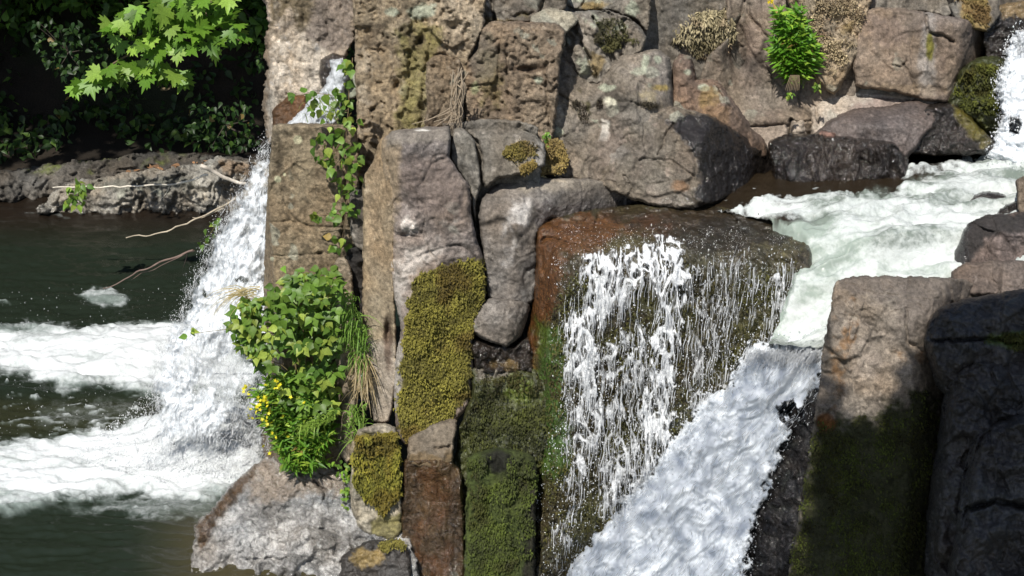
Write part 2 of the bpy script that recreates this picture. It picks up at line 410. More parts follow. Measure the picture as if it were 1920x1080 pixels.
def tube(pts, r0, r1, n=6, wob=0):
    pts = np.asarray(pts, float)
    if len(pts) < 3: pts = np.linspace(pts[0], pts[-1], 3)
    m = len(pts)*5; u = np.linspace(0, len(pts)-1, m); pp = np.stack([np.interp(u, range(len(pts)), pts[:, i]) for i in range(3)], 1)
    kk = np.ones(5)/5; q = np.stack([np.convolve(np.pad(pp[:, i], 2, 'edge'), kk, 'valid') for i in range(3)], 1)
    if wob: q = q + wob*np.stack([perlin(q*6+5), perlin(q*6+15), perlin(q*6+25)], 1)
    t_ = unit(np.gradient(q, axis=0)); up = np.array([.13, .2, .97]); s = unit(np.cross(t_, up)); b = np.cross(s, t_)
    rr = np.linspace(r0, r1, m)*(1+.15*perlin(q*14)); an = np.arange(n)/n*2*np.pi
    V = q[:, None] + rr[:, None, None]*(np.cos(an)[None, :, None]*s[:, None]+np.sin(an)[None, :, None]*b[:, None])
    i = np.arange(m-1)[:, None]*n; j = np.arange(n)[None]; jn = (j+1) % n
    F = np.stack([i+j, i+jn, i+n+jn, i+n+j], -1).reshape(-1, 4)
    return V.reshape(-1, 3), F
def merge(parts):
    Vs, Fs, o = [], {}, 0; cs = []
    for p in parts:
        V, F = p[0], p[1]; F = F if isinstance(F, list) else [F]
        Vs.append(V)
        for f in F: Fs.setdefault(f.shape[1], []).append(f+o)
        o += len(V)
        if len(p) > 2: cs.append(p[2]["col"] if isinstance(p[2], dict) else np.tile(p[2], (len(V), 1)))
    return np.concatenate(Vs), [np.concatenate(f) for f in Fs.values()], ({"col": np.concatenate(cs)} if cs else {})
OCT = np.array([[1, 0, 0], [-1, 0, 0], [0, 1, 0], [0, -1, 0], [0, 0, 1], [0, 0, -1]], float)
OCF = [np.array([[0, 2, 4], [2, 1, 4], [1, 3, 4], [3, 0, 4], [2, 0, 5], [1, 2, 5], [3, 1, 5], [0, 3, 5]])]
def drops(pos, size, stretch=1.):
    n = len(pos); s = np.stack([size*(.7+.6*rng.random(n)), size*stretch*(.7+.8*rng.random(n)), size*(.7+.6*rng.random(n))], 1)
    tip = np.tile([0., 0, -1], (n, 1)) + jit(n, .3)
    return instance(OCT, OCF, pos, jit(n)+1e-3, tip, s)
def strands(p0, vel, length, r, n=5, curl=.012):
    """thin falling threads of water: p0 start, vel sideways drift, each a tapered three-sided tube"""
    m = len(p0); u = np.linspace(0, 1, n)
    c = p0[:, None] + vel[:, None]*(u[None, :, None]*length[:, None, None]) + np.array([0, 0, -1.])*(u[None, :, None]*length[:, None, None])
    c = c + curl*np.stack([perlin(c*9+3), perlin(c*9+30), 0*c[..., 0]], -1)
    rr = r[:, None]*(np.sin(np.pi*(u*.86+.07))[None]**.6)*(.6+.8*rng.random((m, n)))
    an = np.array([0, 2.09, 4.19]); ring = np.stack([np.cos(an), np.sin(an), 0*an], 1)
    V = c[:, :, None]+rr[:, :, None, None]*ring[None, None]
    i = (np.arange(m)*n*3)[:, None, None]+(np.arange(n-1)*3)[None, :, None]; j = np.arange(3)[None, None]; jn = (j+1) % 3
    F = np.stack([i+j, i+jn, i+3+jn, i+3+j], -1).reshape(-1, 4)
    return V.reshape(-1, 3), [F], {}
def pick(poly, n):
    poly = np.asarray(poly, float); out = np.zeros((0, 2))
    while len(out) < n:
        q = poly.min(0)+rng.random((n*3, 2))*(poly.max(0)-poly.min(0)); out = np.concatenate([out, q[inside(q[:, 0], q[:, 1], poly)]])
    return out[:n]

# moss: a raised cushion on a rock with thousands of short blades, a child of that rock
def moss(parent, g, poly, c0=MOS, c1=MSD, n=6000, ln=.026, lift=.02, down=.8, na=10, density=.5, pxw=2.2):
    P, X, Y, d = g
    m = mask(X, Y, poly, 6, na); ok = np.where(m > density)[0]
    if len(ok) == 0: return
    ww = m[ok]*(.12+sst(-.25, .25, fbm(P[ok]*3.2+61, 4, .6))); n = int(n*.9); i = rng.choice(ok, n, p=ww/ww.sum()); pos = P[i] + jit(n, .006)
    pos = pos - ray(X[i], Y[i])*(rng.random(n)*lift)[:, None]
    bl = np.array([[-.12, 0, 0], [.12, 0, 0], [.08, .5, .08], [-.08, .5, .08], [0, 1, -.05]]); bf = [np.array([[0, 1, 2, 3]]), np.array([[3, 2, 4]])]
    tip = np.array([0, -.75, -down+.25]) + jit(n, .45); nr = np.array([0, -.6, .8])+jit(n, .4)
    u = np.clip(.5+.8*fbm(pos*5, 3)+rng.normal(size=n)*.25, 0, 1)[:, None]
    v_ = sst(0, .35, fbm(pos*2.3+50, 3))[:, None]; cc = np.array(c1)*(1-u)+np.array(c0)*u; cc = cc*(1-v_*.45*np.array([.75, 1, .9])); cc *= (.75+.5*rng.random((n, 1)))
    V, F, A = instance(bl*np.array([pxw, 1, 1]), bf, pos, nr, tip, ln*(.5+.9*rng.random(n)), cc)
    o = mk("moss", V, F, MOSS, None, A); o.parent = parent
    return o

UP = Nv(0, 84)
# ================================================================== SETTING
# big ground under everything
def sheet(name, xs, ys, zf, mat, attrs=None):
    X, Y = np.meshgrid(xs, ys); Z = zf(X, Y); V = np.stack([X, Y, Z], -1).reshape(-1, 3)
    n, m = X.shape; i = np.arange(n*m).reshape(n, m)
    F = np.stack([i[:-1, :-1], i[:-1, 1:], i[1:, 1:], i[1:, :-1]], -1).reshape(-1, 4)
    return mk(name, V, [F], mat, None, attrs(V) if attrs else None)
def soilp(V):
    n = fbm(V*.9, 4); c = np.array([.018, .013, .008])*(1+.6*n[:, None])
    g_ = sst(0., .3, fbm(V*.6+9, 3))[:, None]*.7; c = c*(1-g_)+np.array([.012, .018, .005])*g_
    return {"col": np.clip(c, .004, 1), "wet": np.zeros(len(V)), "rough": np.full(len(V), .8)}
def bankz(X, Y):
    n = fbm(np.stack([X*.35, Y*.35, X*0], -1), 4)
    yb = 20.9 + .25*np.sin(X*.7) + .5*fbm(np.stack([X*.3, X*0, X*0+4], -1), 2)
    t_ = Y-yb
    low = -.35+.42*sst(-.5, .6, t_)
    z = low + .30*sst(.4, 1.6, t_)+ .22*sst(1.5, 2.6, t_) + np.maximum(t_-2.2, 0)*1.25
    z = np.where(X > -.5, np.maximum(z, -1.2), z)
    return z + .12*n*sst(0, 2, t_)
o = sheet("hillside", np.arange(-16, 10, .09), np.concatenate([np.arange(17.5, 26, .07), np.arange(26, 40, .5)]), bankz, ROCK, soilp)
tag(o, kind="structure")
o = sheet("ground", np.linspace(-150, 150, 60), np.linspace(-60, 250, 60), lambda X, Y: -1.3+.3*fbm(np.stack([X*.02, Y*.02, X*0], -1), 3)+np.maximum(Y-40, 0)*.4, ROCK, soilp)
tag(o, kind="structure")

# --- the pool on the left
POOLM = water_material("pool_water", None, fs=20, bump=.018, lo_=.22, hi_=.86, na=.5, rough=.05, foamcol=(.68, .71, .72))
def river_foam_pool(X, Y, P):
    Q = np.stack([X*.006, Y*.018, X*0], -1)
    wx = 22*fbm(Q*2, 3); wy = 9*fbm(Q*2+9, 3); A_, B_ = X+wx, Y+wy
    f = np.zeros(X.shape)
    def add(poly, s, a, soft=26):
        nonlocal f
        f = np.maximum(f, a*sst(-soft, soft, sdf(A_, B_, poly)+s*fbm(np.stack([X*.03, Y*.07, X*0+2], -1), 4, .6)))
    add([(-80, 608), (60, 612), (150, 622), (240, 614), (420, 604), (480, 700), (470, 745), (330, 742), (270, 738), (190, 722), (110, 728), (40, 700), (-80, 690)], 16, 1.)
    add([(-80, 845), (60, 832), (150, 812), (240, 800), (330, 780), (460, 760), (500, 860), (475, 910), (380, 945), (260, 925), (120, 940), (60, 955), (-80, 965)], 14, 1.)
    add([(60, 745), (260, 745), (300, 800), (160, 810), (60, 820)], 20, .33)
    add([(140, 552), (175, 545), (255, 560), (240, 578), (170, 572)], 6, .62, 5)
    add([(-60, 560), (10, 563), (25, 572), (-60, 572)], 4, .6, 4)
    add([(310, 745), (440, 745), (450, 780), (320, 800)], 20, .8)
    add([(60, 950), (330, 915), (480, 930), (400, 985), (200, 975)], 22, .42, 20)
    # loose flecks drifting downstream
    fl = fbm(np.stack([P[..., 0]*5, P[..., 1]*9, X*0], -1), 3)
    f = np.maximum(f, .62*sst(.45, .7, fl)*sst(560, 620, Y)*sst(1010, 940, Y))
    st = ridged(np.stack([P[..., 0]*1.6, P[..., 1]*3.5, X*0+7], -1), 3)
    f = np.maximum(f, .5*sst(.62, .9, st)*sst(585, 640, Y)*sst(980, 930, Y))
    f = np.maximum(f, .4*sst(.6, .9, st)*sst(395, 400, Y)*sst(425, 412, Y)*sst(260, 100, X))
    return f
def pool_disp(P, X, Y, d):
    f = river_foam_pool(X, Y, P); ff = sst(.3, .8, f)
    p = P*np.array([1, 1, 0])
    wv = .030*fbm(p*np.array([1.6, 4, 1]), 4) + .026*ridged(p*np.array([2.4, 8, 1]), 4)
    bil = .05*fbm(p*np.array([1.6, 3.6, 1])+3, 4, .5) + .05*(1-np.abs(fbm(p*np.array([2.2, 4.5, 1])+8, 3, .4))*1.5)
    pile = .28*np.exp(-((X-400)/110)**2-((Y-835)/50)**2)+.12*np.exp(-((X-260)/130)**2-((Y-660)/35)**2)
    return wv + ff*(bil+.012*fbm(p*np.array([9, 16, 1]), 3)) + pile
def pool_paint(P, X, Y, d):
    c = np.tile(np.array([.014, .020, .013]), (len(P), 1))
    sh = (sst(230, 420, X)*sst(930, 1010, Y))[:, None]*.8; c = c*(1-sh)+np.array([.055, .045, .02])*sh
    far = sst(480, 400, Y)[:, None]; c = c*(1-far)+np.array([.014, .010, .007])*far
    mid = (sst(735, 770, Y)*sst(850, 800, Y))[:, None]; c = c*(1-mid*.6)+np.array([.03, .03, .014])*mid*.6
    f = river_foam_pool(X, Y, P); c = c + np.array([.16, .19, .18])*sst(.2, .8, f)[:, None]
    st = fbm(np.stack([P[:, 0]*1.1, P[:, 1]*3.6, P[:, 0]*0], -1)+6, 5, .62); core = np.exp(-((X-330)/170)**2-((Y-850)/60)**2)+np.exp(-((X-270)/150)**2-((Y-660)/40)**2)
    return {"col": c, "foam": f*np.clip(.74+.62*st+.3*core, .1, 1.1)}
def flat_planes(z, px=300, py=600):
    p = atz(np.float64(px), np.float64(py), z); return [((0, 0, 1.), (px, py, p[1]))]
o = relief("pool_water", [(-90, 372), (300, 372), (560, 372), (700, 500), (700, 1000), (560, 1110), (-90, 1110)], flat_planes(0), mat=POOLM, ed=0, onoise=0, thick=0, step=2.4,
           disp=pool_disp, dispdir=(0, 0, 1), paint=pool_paint, smooth_out=False)
tag(o, kind="structure")
def plainw(V): return {"col": np.tile([.010, .018, .014], (len(V), 1)), "foam": np.zeros(len(V))}
o = sheet("river", np.linspace(-30, 12, 40), np.linspace(-6, 26, 40), lambda X, Y: X*0-.12, POOLM, plainw); tag(o, kind="structure")

# ================================================================== ROCKS, far to near
# -- far bank
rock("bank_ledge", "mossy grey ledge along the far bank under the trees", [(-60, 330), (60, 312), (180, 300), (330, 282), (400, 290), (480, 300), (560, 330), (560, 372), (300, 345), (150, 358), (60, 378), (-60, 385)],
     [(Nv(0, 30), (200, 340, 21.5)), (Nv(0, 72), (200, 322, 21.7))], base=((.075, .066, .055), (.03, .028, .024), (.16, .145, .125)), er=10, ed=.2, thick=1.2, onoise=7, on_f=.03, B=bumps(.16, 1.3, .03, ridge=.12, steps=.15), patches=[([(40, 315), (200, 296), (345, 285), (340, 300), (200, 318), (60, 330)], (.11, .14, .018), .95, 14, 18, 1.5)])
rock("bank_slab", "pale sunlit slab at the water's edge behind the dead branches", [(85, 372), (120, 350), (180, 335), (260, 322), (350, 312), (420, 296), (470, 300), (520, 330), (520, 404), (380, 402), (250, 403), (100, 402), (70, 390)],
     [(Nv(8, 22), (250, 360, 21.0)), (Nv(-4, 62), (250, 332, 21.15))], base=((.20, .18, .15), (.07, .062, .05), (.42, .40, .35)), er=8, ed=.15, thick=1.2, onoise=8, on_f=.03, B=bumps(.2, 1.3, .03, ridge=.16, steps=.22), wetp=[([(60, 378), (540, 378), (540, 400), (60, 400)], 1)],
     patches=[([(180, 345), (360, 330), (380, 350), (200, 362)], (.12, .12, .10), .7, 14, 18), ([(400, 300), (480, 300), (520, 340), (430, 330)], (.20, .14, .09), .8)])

rock("bedrock_face", "weathered bedrock showing in the joints behind the upper boulders", [(1030, -40), (1960, -40), (1960, 240), (1780, 250), (1500, 275), (1300, 300), (1060, 320), (1030, 200)],
     [(Nv(21.8, 8), (1050, 200, 14.28))], base=GRY, B=bumps(.06, 1.6, .014), er=8, ed=.1, step=3)
# -- back wall, top middle to the right
rock("cliff_block", "dry brown cliff block behind the shaggy dry moss", [(1180, -30), (1420, -30), (1440, 60), (1400, 120), (1380, 200), (1330, 230), (1240, 200), (1180, 110)],
     [(Nv(4, 8), (1300, 80, 14.95)), (Nv(0, 60), (1300, 10, 15.15))], base=BRN, B=bumps(.07, 1.6, .014), er=14, ed=.2,
     blobs=[(1300, 40, 60, 40, .12), (1280, 75, 18, 12, .1)], patches=[((1245, 18, 24, 16), LICH, .8, 5, 8), ((1262, 36, 10, 8), LICH, .8, 5, 5), ((1235, 85, 22, 18), OCH, .7, 10, 12), ((1245, 92, 10, 6), WHT, .8, 4, 4)])
g_cb = ROCKS["dry brown cliff block behind the shaggy dry moss"]; cbo = bpy.context.scene.objects[-1] if False else None
rock("smooth_wall", "smooth scooped brown wall below the bright green plant", [(1370, -30), (1640, -30), (1640, 120), (1600, 190), (1560, 240), (1480, 262), (1400, 262), (1330, 240), (1310, 150), (1330, 100), (1365, 70)],
     [(Nv(6, 14), (1460, 120, 14.85))], base=((.19, .158, .124), (.12, .09, .075), (.26, .21, .175)), B=bumps(.05, 1.0, .007), er=14, ed=.15, k=.3,
     blobs=[(1440, 60, 46, 60, .12), (1400, 150, 40, 70, -.10), (1385, 90, 16, 38, -.34), (1350, 60, 18, 60, .18), (1460, 225, 90, 20, .12)],
     patches=[((1408, 70, 22, 28), (.30, .23, .18), .8, 10, 12), ((1510, 120, 12, 20), GRY[0], .5)],
     cracks=[([(1395, 240), (1450, 238), (1520, 228), (1545, 226)], 2.5, .04), ([(1483, 225), (1490, 262)], 3, .12), ([(1378, 60), (1388, 30), (1400, -10)], 3, .06), ([(1395, -5), (1412, 40), (1440, 70)], 3, .05)])
rock("conglomerate_wall", "rough gravelly tan wall to the right of the green plant", [(1470, -30), (1640, -30), (1625, 40), (1615, 90), (1590, 140), (1565, 180), (1530, 150), (1520, 90), (1490, 40)],
     [(Nv(14, 10), (1560, 60, 14.75))], base=((.29, .225, .15), (.15, .11, .07), (.42, .35, .26)), B=bumps(.05, 2, .03, pits=.035), rough=1, specks=1, er=12, ed=.15,
     patches=[([(1500, 0), (1580, 5), (1600, 30), (1530, 30)], (.33, .27, .17), .8, 12, 20, 6), ((1590, 50, 12, 12), OCH, .6)])
rock("brown_block", "large flat-faced brown block at the upper right with a shaded right side", [(1614, 24), (1650, 12), (1710, 18), (1770, 28), (1815, 38), (1850, 62), (1872, 110), (1862, 150), (1820, 190), (1790, 196), (1730, 186), (1660, 170), (1604, 160), (1600, 110)],
     [(Nv(-4, 12), (1700, 100, 14.75)), (Nv(56, -4), (1800, 120, 14.78)), (Nv(0, 60), (1700, 28, 14.8))], k=.06, base=((.19, .15, .115), (.12, .09, .08), (.27, .205, .155)), B=bumps(.035, 1.6, .010, steps=.04), er=12, ed=.14,
     cracks=[([(1735, 30), (1740, 62), (1765, 66), (1790, 78)], 3, .07), ([(1675, 122), (1690, 128), (1700, 112)], 2, .03), ([(1712, 60), (1708, 110), (1712, 160)], 1.5, .012)], blobs=[(1770, 50, 36, 22, .09)],
     patches=[([(1738, 20), (1752, 20), (1748, 80), (1756, 180), (1722, 180), (1724, 110)], (.30, .28, .26), .55, 14, 10), ((1743, 90, 7, 24), (.13, .12, .02), .95, 4, 3), ((1660, 60, 40, 30), (.15, .115, .10), .5, 20, 20), ((1700, 170, 70, 14), (.26, .19, .12), .5, 12, 12)])
rock("upper_rock", "low brown rock on the skyline above the brown block", [(1600, -30), (1790, -30), (1800, 10), (1780, 34), (1730, 24), (1690, 24), (1650, 22), (1612, 30)],
     [(Nv(0, 30), (1690, 10, 15.1))], base=GRY, B=bumps(.05, 2, .012), er=10, ed=.15)
o, g = rock("dry_rock", "ochre moss covered rock at the top right corner", [(1770, -30), (1870, -30), (1875, 30), (1850, 60), (1815, 50), (1785, 30)],
     [(Nv(-10, 30), (1820, 10, 15.0))], base=GRY, B=bumps(.06, 2, .02), er=10, ed=.15, patches=[((1830, 20, 30, 40), OCH, .7, 12, 12)])
moss(o, g, [(1790, -30), (1850, -30), (1855, 50), (1815, 45)], (.34, .27, .10), (.16, .12, .04), 1500, .03)
rock("corner_rock", "dark wet rock at the lip of the upper right cascade", [(1845, 30), (1875, 8), (1960, 0), (1960, 120), (1900, 115), (1860, 130), (1845, 90)],
     [(Nv(10, 20), (1890, 60, 15.0))], base=WET, wet=.9, B=bumps(.08, 2, .02, ridge=.05), er=14, ed=.2, patches=[([(1860, -10), (1960, -10), (1960, 30), (1880, 30)], (.2, .14, .07), .9)])
rock("pale_shelf", "pale worn shelf running below the brown block", [(1395, 262), (1400, 236), (1480, 228), (1560, 172), (1600, 158), (1680, 168), (1790, 188), (1800, 215), (1760, 235), (1640, 262), (1560, 290), (1470, 290), (1420, 280)],
     [(Nv(-10, 36), (1560, 220, 14.6)), (Nv(0, 68), (1650, 178, 14.85))], k=.1, base=((.33, .285, .24), (.22, .175, .15), (.47, .43, .37)), B=bumps(.05, 1.8, .012, ridge=.03), er=10, ed=.12,
     cracks=[([(1478, 226), (1484, 262)], 4, .14), ([(1512, 215), (1516, 250), (1508, 262)], 6, .22), ([(1530, 200), (1535, 236)], 2, .04), ([(1580, 178), (1680, 186), (1780, 200)], 2, .03)],
     patches=[((1620, 170, 55, 10), (.58, .54, .48), .8, 8, 8), ((1440, 250, 45, 20), BRN[2], .8, 14, 14), ((1655, 205, 60, 22), (.22, .165, .145), .7, 14, 14)])

# -- the mossy rock beside the upper cascade and its dark neighbours
o, g = rock("mossy_boulder", "dark green mossy boulder beside the upper right cascade", [(1800, 130), (1830, 108), (1870, 105), (1910, 130), (1920, 200), (1900, 262), (1860, 262), (1820, 225), (1775, 205), (1782, 165)],
     [(Nv(-14, 24), (1840, 170, 14.65)), (Nv(30, -6), (1850, 215, 14.62))], base=GRN, wet=.6, B=bumps(.12, 2.2, .05), er=22, ed=.3, rough=.9)
moss(o, g, [(1785, 165), (1830, 110), (1890, 125), (1900, 190), (1860, 215), (1800, 205)], (.09, .10, .012), (.03, .035, .008), 5000, .03)
MB = o
rock("wet_boulder", "glistening black and olive boulder just left of the cascade foot", [(1700, 232), (1740, 196), (1790, 190), (1815, 215), (1845, 245), (1866, 268), (1850, 290), (1790, 292), (1700, 290), (1680, 262)],
     [(Nv(-8, 26), (1780, 250, 14.35)), (Nv(0, 70), (1760, 215, 14.45))], base=WET, wet=1, B=bumps(.09, 2.4, .02, ridge=.05), er=18, ed=.25,
     patches=[([(1785, 195), (1815, 210), (1860, 262), (1840, 275), (1800, 235)], (.09, .075, .015), .9, 10, 8)], wetp=[((1780, 250, 200, 100), 1)])
rock("wet_boulder", "smooth dark brown boulder with a pale sheen under the pale shelf", [(1515, 262), (1560, 222), (1600, 204), (1660, 198), (1720, 188), (1752, 200), (1762, 222), (1730, 262), (1700, 300), (1600, 300), (1530, 290)],
     [(Nv(-4, 38), (1640, 250, 14.3)), (Nv(0, 76), (1640, 212, 14.42))], k=.15, base=((.10, .078, .068), (.05, .04, .036), (.17, .14, .125)), wet=.5, B=bumps(.05, 1.2, .006), er=18, ed=.25, blobs=[(1640, 235, 50, 20, .08)],
     cracks=[([(1560, 256), (1530, 240)], 3, .03)])
rock("wet_boulder", "broad black fluted boulder, its top wet, above the dark calm water", [(1440, 268), (1470, 252), (1540, 250), (1620, 258), (1680, 268), (1702, 300), (1700, 340), (1672, 358), (1600, 362), (1520, 362), (1455, 352), (1445, 310)],
     [(Nv(4, 10), (1570, 310, 14.05)), (Nv(0, 70), (1570, 266, 14.15))], k=.1, base=WET, wet=1, B=bumps(.07, 2.2, .012, ridge=.16, vert=.3, fac=.03), er=14, ed=.22, wetp=[((1570, 300, 300, 200), 1)])
rock("red_stone", "reddish brown stone wedged under the pale shelf", [(1510, 264), (1540, 246), (1565, 250), (1572, 272), (1540, 280)], [(Nv(0, 30), (1545, 262, 14.25))], base=((.17, .10, .08), (.1, .06, .05), (.22, .15, .12)), B=bumps(.03, 2, .008), er=9, ed=.12)

# -- left back pillar, and the stones round the little cascade
rock("bark_like_pillar", "tall whitish crumbling pillar at the left edge of the rocks", [(494, -40), (668, -40), (668, 60), (652, 100), (630, 125), (612, 170), (575, 205), (545, 235), (520, 262), (505, 272), (496, 250), (494, 180), (501, 130), (495, 90), (503, 40)],
     [(Nv(-6, 6), (570, 120, 13.9)), (Nv(-60, 0), (505, 120, 13.95))], k=.08, base=((.44, .37, .29), (.26, .195, .14), (.62, .56, .48)), B=bumps(.07, 1.8, .028, pits=.02, vert=.6), rough=.9, er=12, ed=.2, onoise=7, on_f=.06, streak=.25,
     patches=[([(500, -30), (600, -30), (600, 30), (565, 60), (545, 20), (505, 60)], (.10, .075, .035), .8, 12, 16), ([(590, -30), (668, -30), (668, 90), (620, 105), (575, 70)], (.20, .165, .14), .8, 20, 14), ([(525, 190), (560, 185), (550, 235), (520, 240)], (.07, .045, .02), .95, 10, 8), ([(488, 30), (505, 30), (502, 270), (488, 270)], (.18, .13, .085), .8, 8, 8), ((533, 110, 24, 90), (.62, .56, .48), .7, 20, 20, 4)])
rock("wet_stone", "round dark wet stone above the small cascade", [(598, 112), (625, 98), (652, 108), (658, 150), (630, 165), (600, 160)], [(Nv(-5, 20), (628, 130, 13.75))], base=WET, wet=1, B=bumps(.05, 3, .02), er=20, ed=.25, wetp=[((625, 130, 90, 80), 1)])
rock("slab_stone", "greenish grey tilted slab beside the small cascade", [(628, 140), (668, 134), (676, 175), (655, 188), (632, 170)], [(Nv(-20, 30), (650, 160, 13.7))], base=((.25, .26, .20), (.16, .16, .12), (.36, .36, .30)), B=bumps(.02, 3, .008), er=8, ed=.12)
rock("brown_stone", "brown algae stained stone at the foot of the small cascade", [(512, 205), (540, 180), (575, 178), (580, 212), (545, 240), (512, 242)], [(Nv(-10, 20), (545, 210, 13.72))], base=RST, wet=.5, B=bumps(.05, 3, .02), er=14, ed=.2)

# -- conglomerate wall behind the big column
CONG = dict(specks=1, rough=1)
rock("conglomerate_wall", "tall tan gravelly wall behind the vine, stained yellow green", [(666, -40), (905, -40), (905, 60), (880, 110), (870, 245), (800, 262), (728, 275), (712, 400), (696, 470), (690, 600), (676, 600), (672, 400), (668, 200), (664, 60)],
     [(Nv(-3, 7), (770, 120, 13.55))], base=((.30, .235, .155), (.18, .135, .085), (.42, .35, .26)), B=bumps(.05, 1.6, .024, pits=.05, vert=.8), er=10, ed=.16, streak=.3, patches=[([(745, 60), (800, 40), (830, 70), (805, 160), (790, 250), (745, 260), (752, 140)], (.22, .20, .06), .62, 26, 20), ((790, 20, 28, 14), LICH, .9, 6, 8), ((735, 22, 12, 8), LICH, .8, 5, 5),
     ([(680, 50), (800, 60), (870, 40), (880, 90), (760, 100), (690, 90)], (.10, .075, .05), .7, 10, 26, 6), ([(670, 100), (720, 90), (712, 250), (672, 250)], (.42, .36, .28), .6, 16, 20, 3)],
     cracks=[([(800, 105), (796, 160), (790, 240)], 4, .03)], blobs=[(745, 160, 5, 8, -.10), (790, 75, 6, 8, -.08), (690, 60, 10, 8, -.08), (850, 50, 14, 9, -.08), (740, 60, 12, 8, .05)], **CONG)
rock("conglomerate_block", "squarish brown gravelly block left of the hanging roots", [(798, 118), (815, 104), (850, 104), (866, 116), (866, 236), (845, 246), (796, 246), (800, 190)],
     [(Nv(-2, 6), (830, 170, 13.4)), (Nv(0, 60), (830, 110, 13.42))], base=((.22, .17, .115), (.14, .10, .07), (.33, .27, .2)), B=bumps(.04, 2, .022, pits=.03), er=8, ed=.12, **CONG)
rock("conglomerate_block", "wide pitted block right of the hanging roots", [(872, 120), (895, 92), (902, 52), (930, 40), (1040, 42), (1062, 62), (1050, 130), (1045, 200), (1030, 300), (960, 280), (880, 250), (868, 180)],
     [(Nv(-4, 8), (960, 150, 13.5)), (Nv(0, 66), (980, 54, 13.55))], base=((.26, .20, .14), (.14, .10, .07), (.38, .31, .23)), B=bumps(.06, 1.8, .022, pits=.05), er=12, ed=.16,
     cracks=[([(950, 82), (948, 120), (955, 180)], 2.5, .03), ([(1022, 120), (1030, 250)], 3, .05)], blobs=[(925, 170, 7, 10, -.07), (930, 185, 6, 7, -.06), (980, 130, 26, 7, -.08), (905, 200, 10, 50, .05), (960, 175, 14, 60, .04)],
     patches=[((1010, 150, 9, 7), LICH, .9, 4, 3), ((890, 165, 8, 12), (.33, .35, .2), .7, 5, 5), ((985, 128, 40, 10), (.09, .06, .04), .8, 8, 8), ((920, 150, 20, 50), (.20, .17, .05), .4, 20, 20), ((905, 110, 30, 40), GRY[0], .6, 20, 16)], **CONG)
rock("brown_stone", "brown weathered stones on top of the cliff at the centre", [(885, -40), (1060, -40), (1062, 10), (1040, 40), (990, 42), (930, 42), (900, 60), (895, 20)],
     [(Nv(0, 16), (970, 20, 14.0))], base=GRY, B=bumps(.05, 2, .015, steps=.05), er=8, ed=.14, cracks=[([(920, -10), (925, 40)], 3, .08), ([(1020, -10), (1012, 40)], 3, .1), ([(960, 30), (1000, 22)], 2, .04)], patches=[((930, 45, 30, 12), OCH, .6, 10, 10), ((990, 34, 10, 5), (.10, .08, .03), .8)])
rock("flat_stone", "flat sun-bleached stone on the cliff edge", [(992, 30), (1030, 15), (1070, 20), (1085, 38), (1060, 62), (1000, 52)], [(Nv(0, 52), (1040, 38, 13.85)), (Nv(0, 5), (1040, 48, 13.8))], base=((.30, .28, .22), (.2, .18, .14), (.42, .4, .33)), B=bumps(.02, 2, .006), er=8, ed=.1)
o, g = rock("lichen_rock", "jagged rock streaked with pale green lichen, leaning in the cleft", [(1040, 45), (1070, 22), (1140, 18), (1190, 40), (1212, 70), (1205, 100), (1170, 112), (1140, 150), (1100, 160), (1062, 130), (1045, 90)],
     [(Nv(-24, 20), (1130, 90, 13.98)), (Nv(0, 60), (1140, 30, 14.12))], base=GRY, B=bumps(.07, 2, .02, ridge=.10, steps=.08), er=12, ed=.2, cracks=[([(1075, 50), (1100, 100), (1118, 145)], 3, .1), ([(1110, 30), (1140, 80), (1150, 120)], 3, .1), ([(1160, 30), (1172, 70), (1165, 105)], 4, .1)],
     patches=[([(1060, 60), (1085, 60), (1110, 140), (1090, 145)], LICH, .85, 5, 14, 5), ([(1090, 30), (1180, 30), (1190, 60), (1110, 60)], LICH, .7, 5, 16, 5), ((1150, 65, 34, 30), (.06, .065, .02), .8, 10, 14, 4), ((1120, 120, 12, 22), OCH, .6)])
rock("brown_stone", "lichen spotted ledge above the jagged rock", [(1062, -40), (1220, -40), (1215, 60), (1190, 34), (1140, 20), (1090, 20), (1062, 10)], [(Nv(0, 20), (1150, 10, 14.4))], base=GRY, B=bumps(.05, 2, .015, ridge=.05), er=8, ed=.14,
     patches=[((1110, 12, 24, 12), OCH, .7, 8, 8), ((1185, 20, 14, 18), LICH, .8, 5, 10), ((1090, 0, 30, 6), LICH, .6, 5, 8)])
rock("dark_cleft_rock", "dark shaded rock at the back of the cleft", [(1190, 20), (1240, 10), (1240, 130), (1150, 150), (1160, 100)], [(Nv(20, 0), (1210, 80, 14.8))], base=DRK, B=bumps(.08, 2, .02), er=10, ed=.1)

# -- the big saddle boulder
SAD = ((.182, .156, .124), (.12, .093, .077), (.27, .225, .19))
rock("brown_boulder", "humped brown boulder with rust blotches behind the saddle", [(1262, 118), (1275, 102), (1296, 108), (1304, 150), (1345, 150), (1380, 195), (1410, 240), (1440, 270), (1440, 300), (1260, 300), (1255, 200)],
     [(Nv(10, 22), (1320, 200, 14.05)), (Nv(50, 5), (1390, 230, 14.15))], k=.15, base=((.17, .12, .09), (.10, .072, .055), (.25, .17, .11)), B=bumps(.08, 1.6, .012), er=26, ed=.3, patches=[((1320, 165, 10, 6), LICH, .9, 4, 4), ((1290, 135, 8, 6), LICH, .8, 4, 4), ((1330, 185, 22, 22), OCH, .5, 8, 10, 4), ((1340, 220, 30, 25), (.24, .15, .08), .6, 16, 14), ((1285, 110, 10, 6), LICH, .6)],
     cracks=[([(1300, 120), (1303, 150)], 2, .05)])
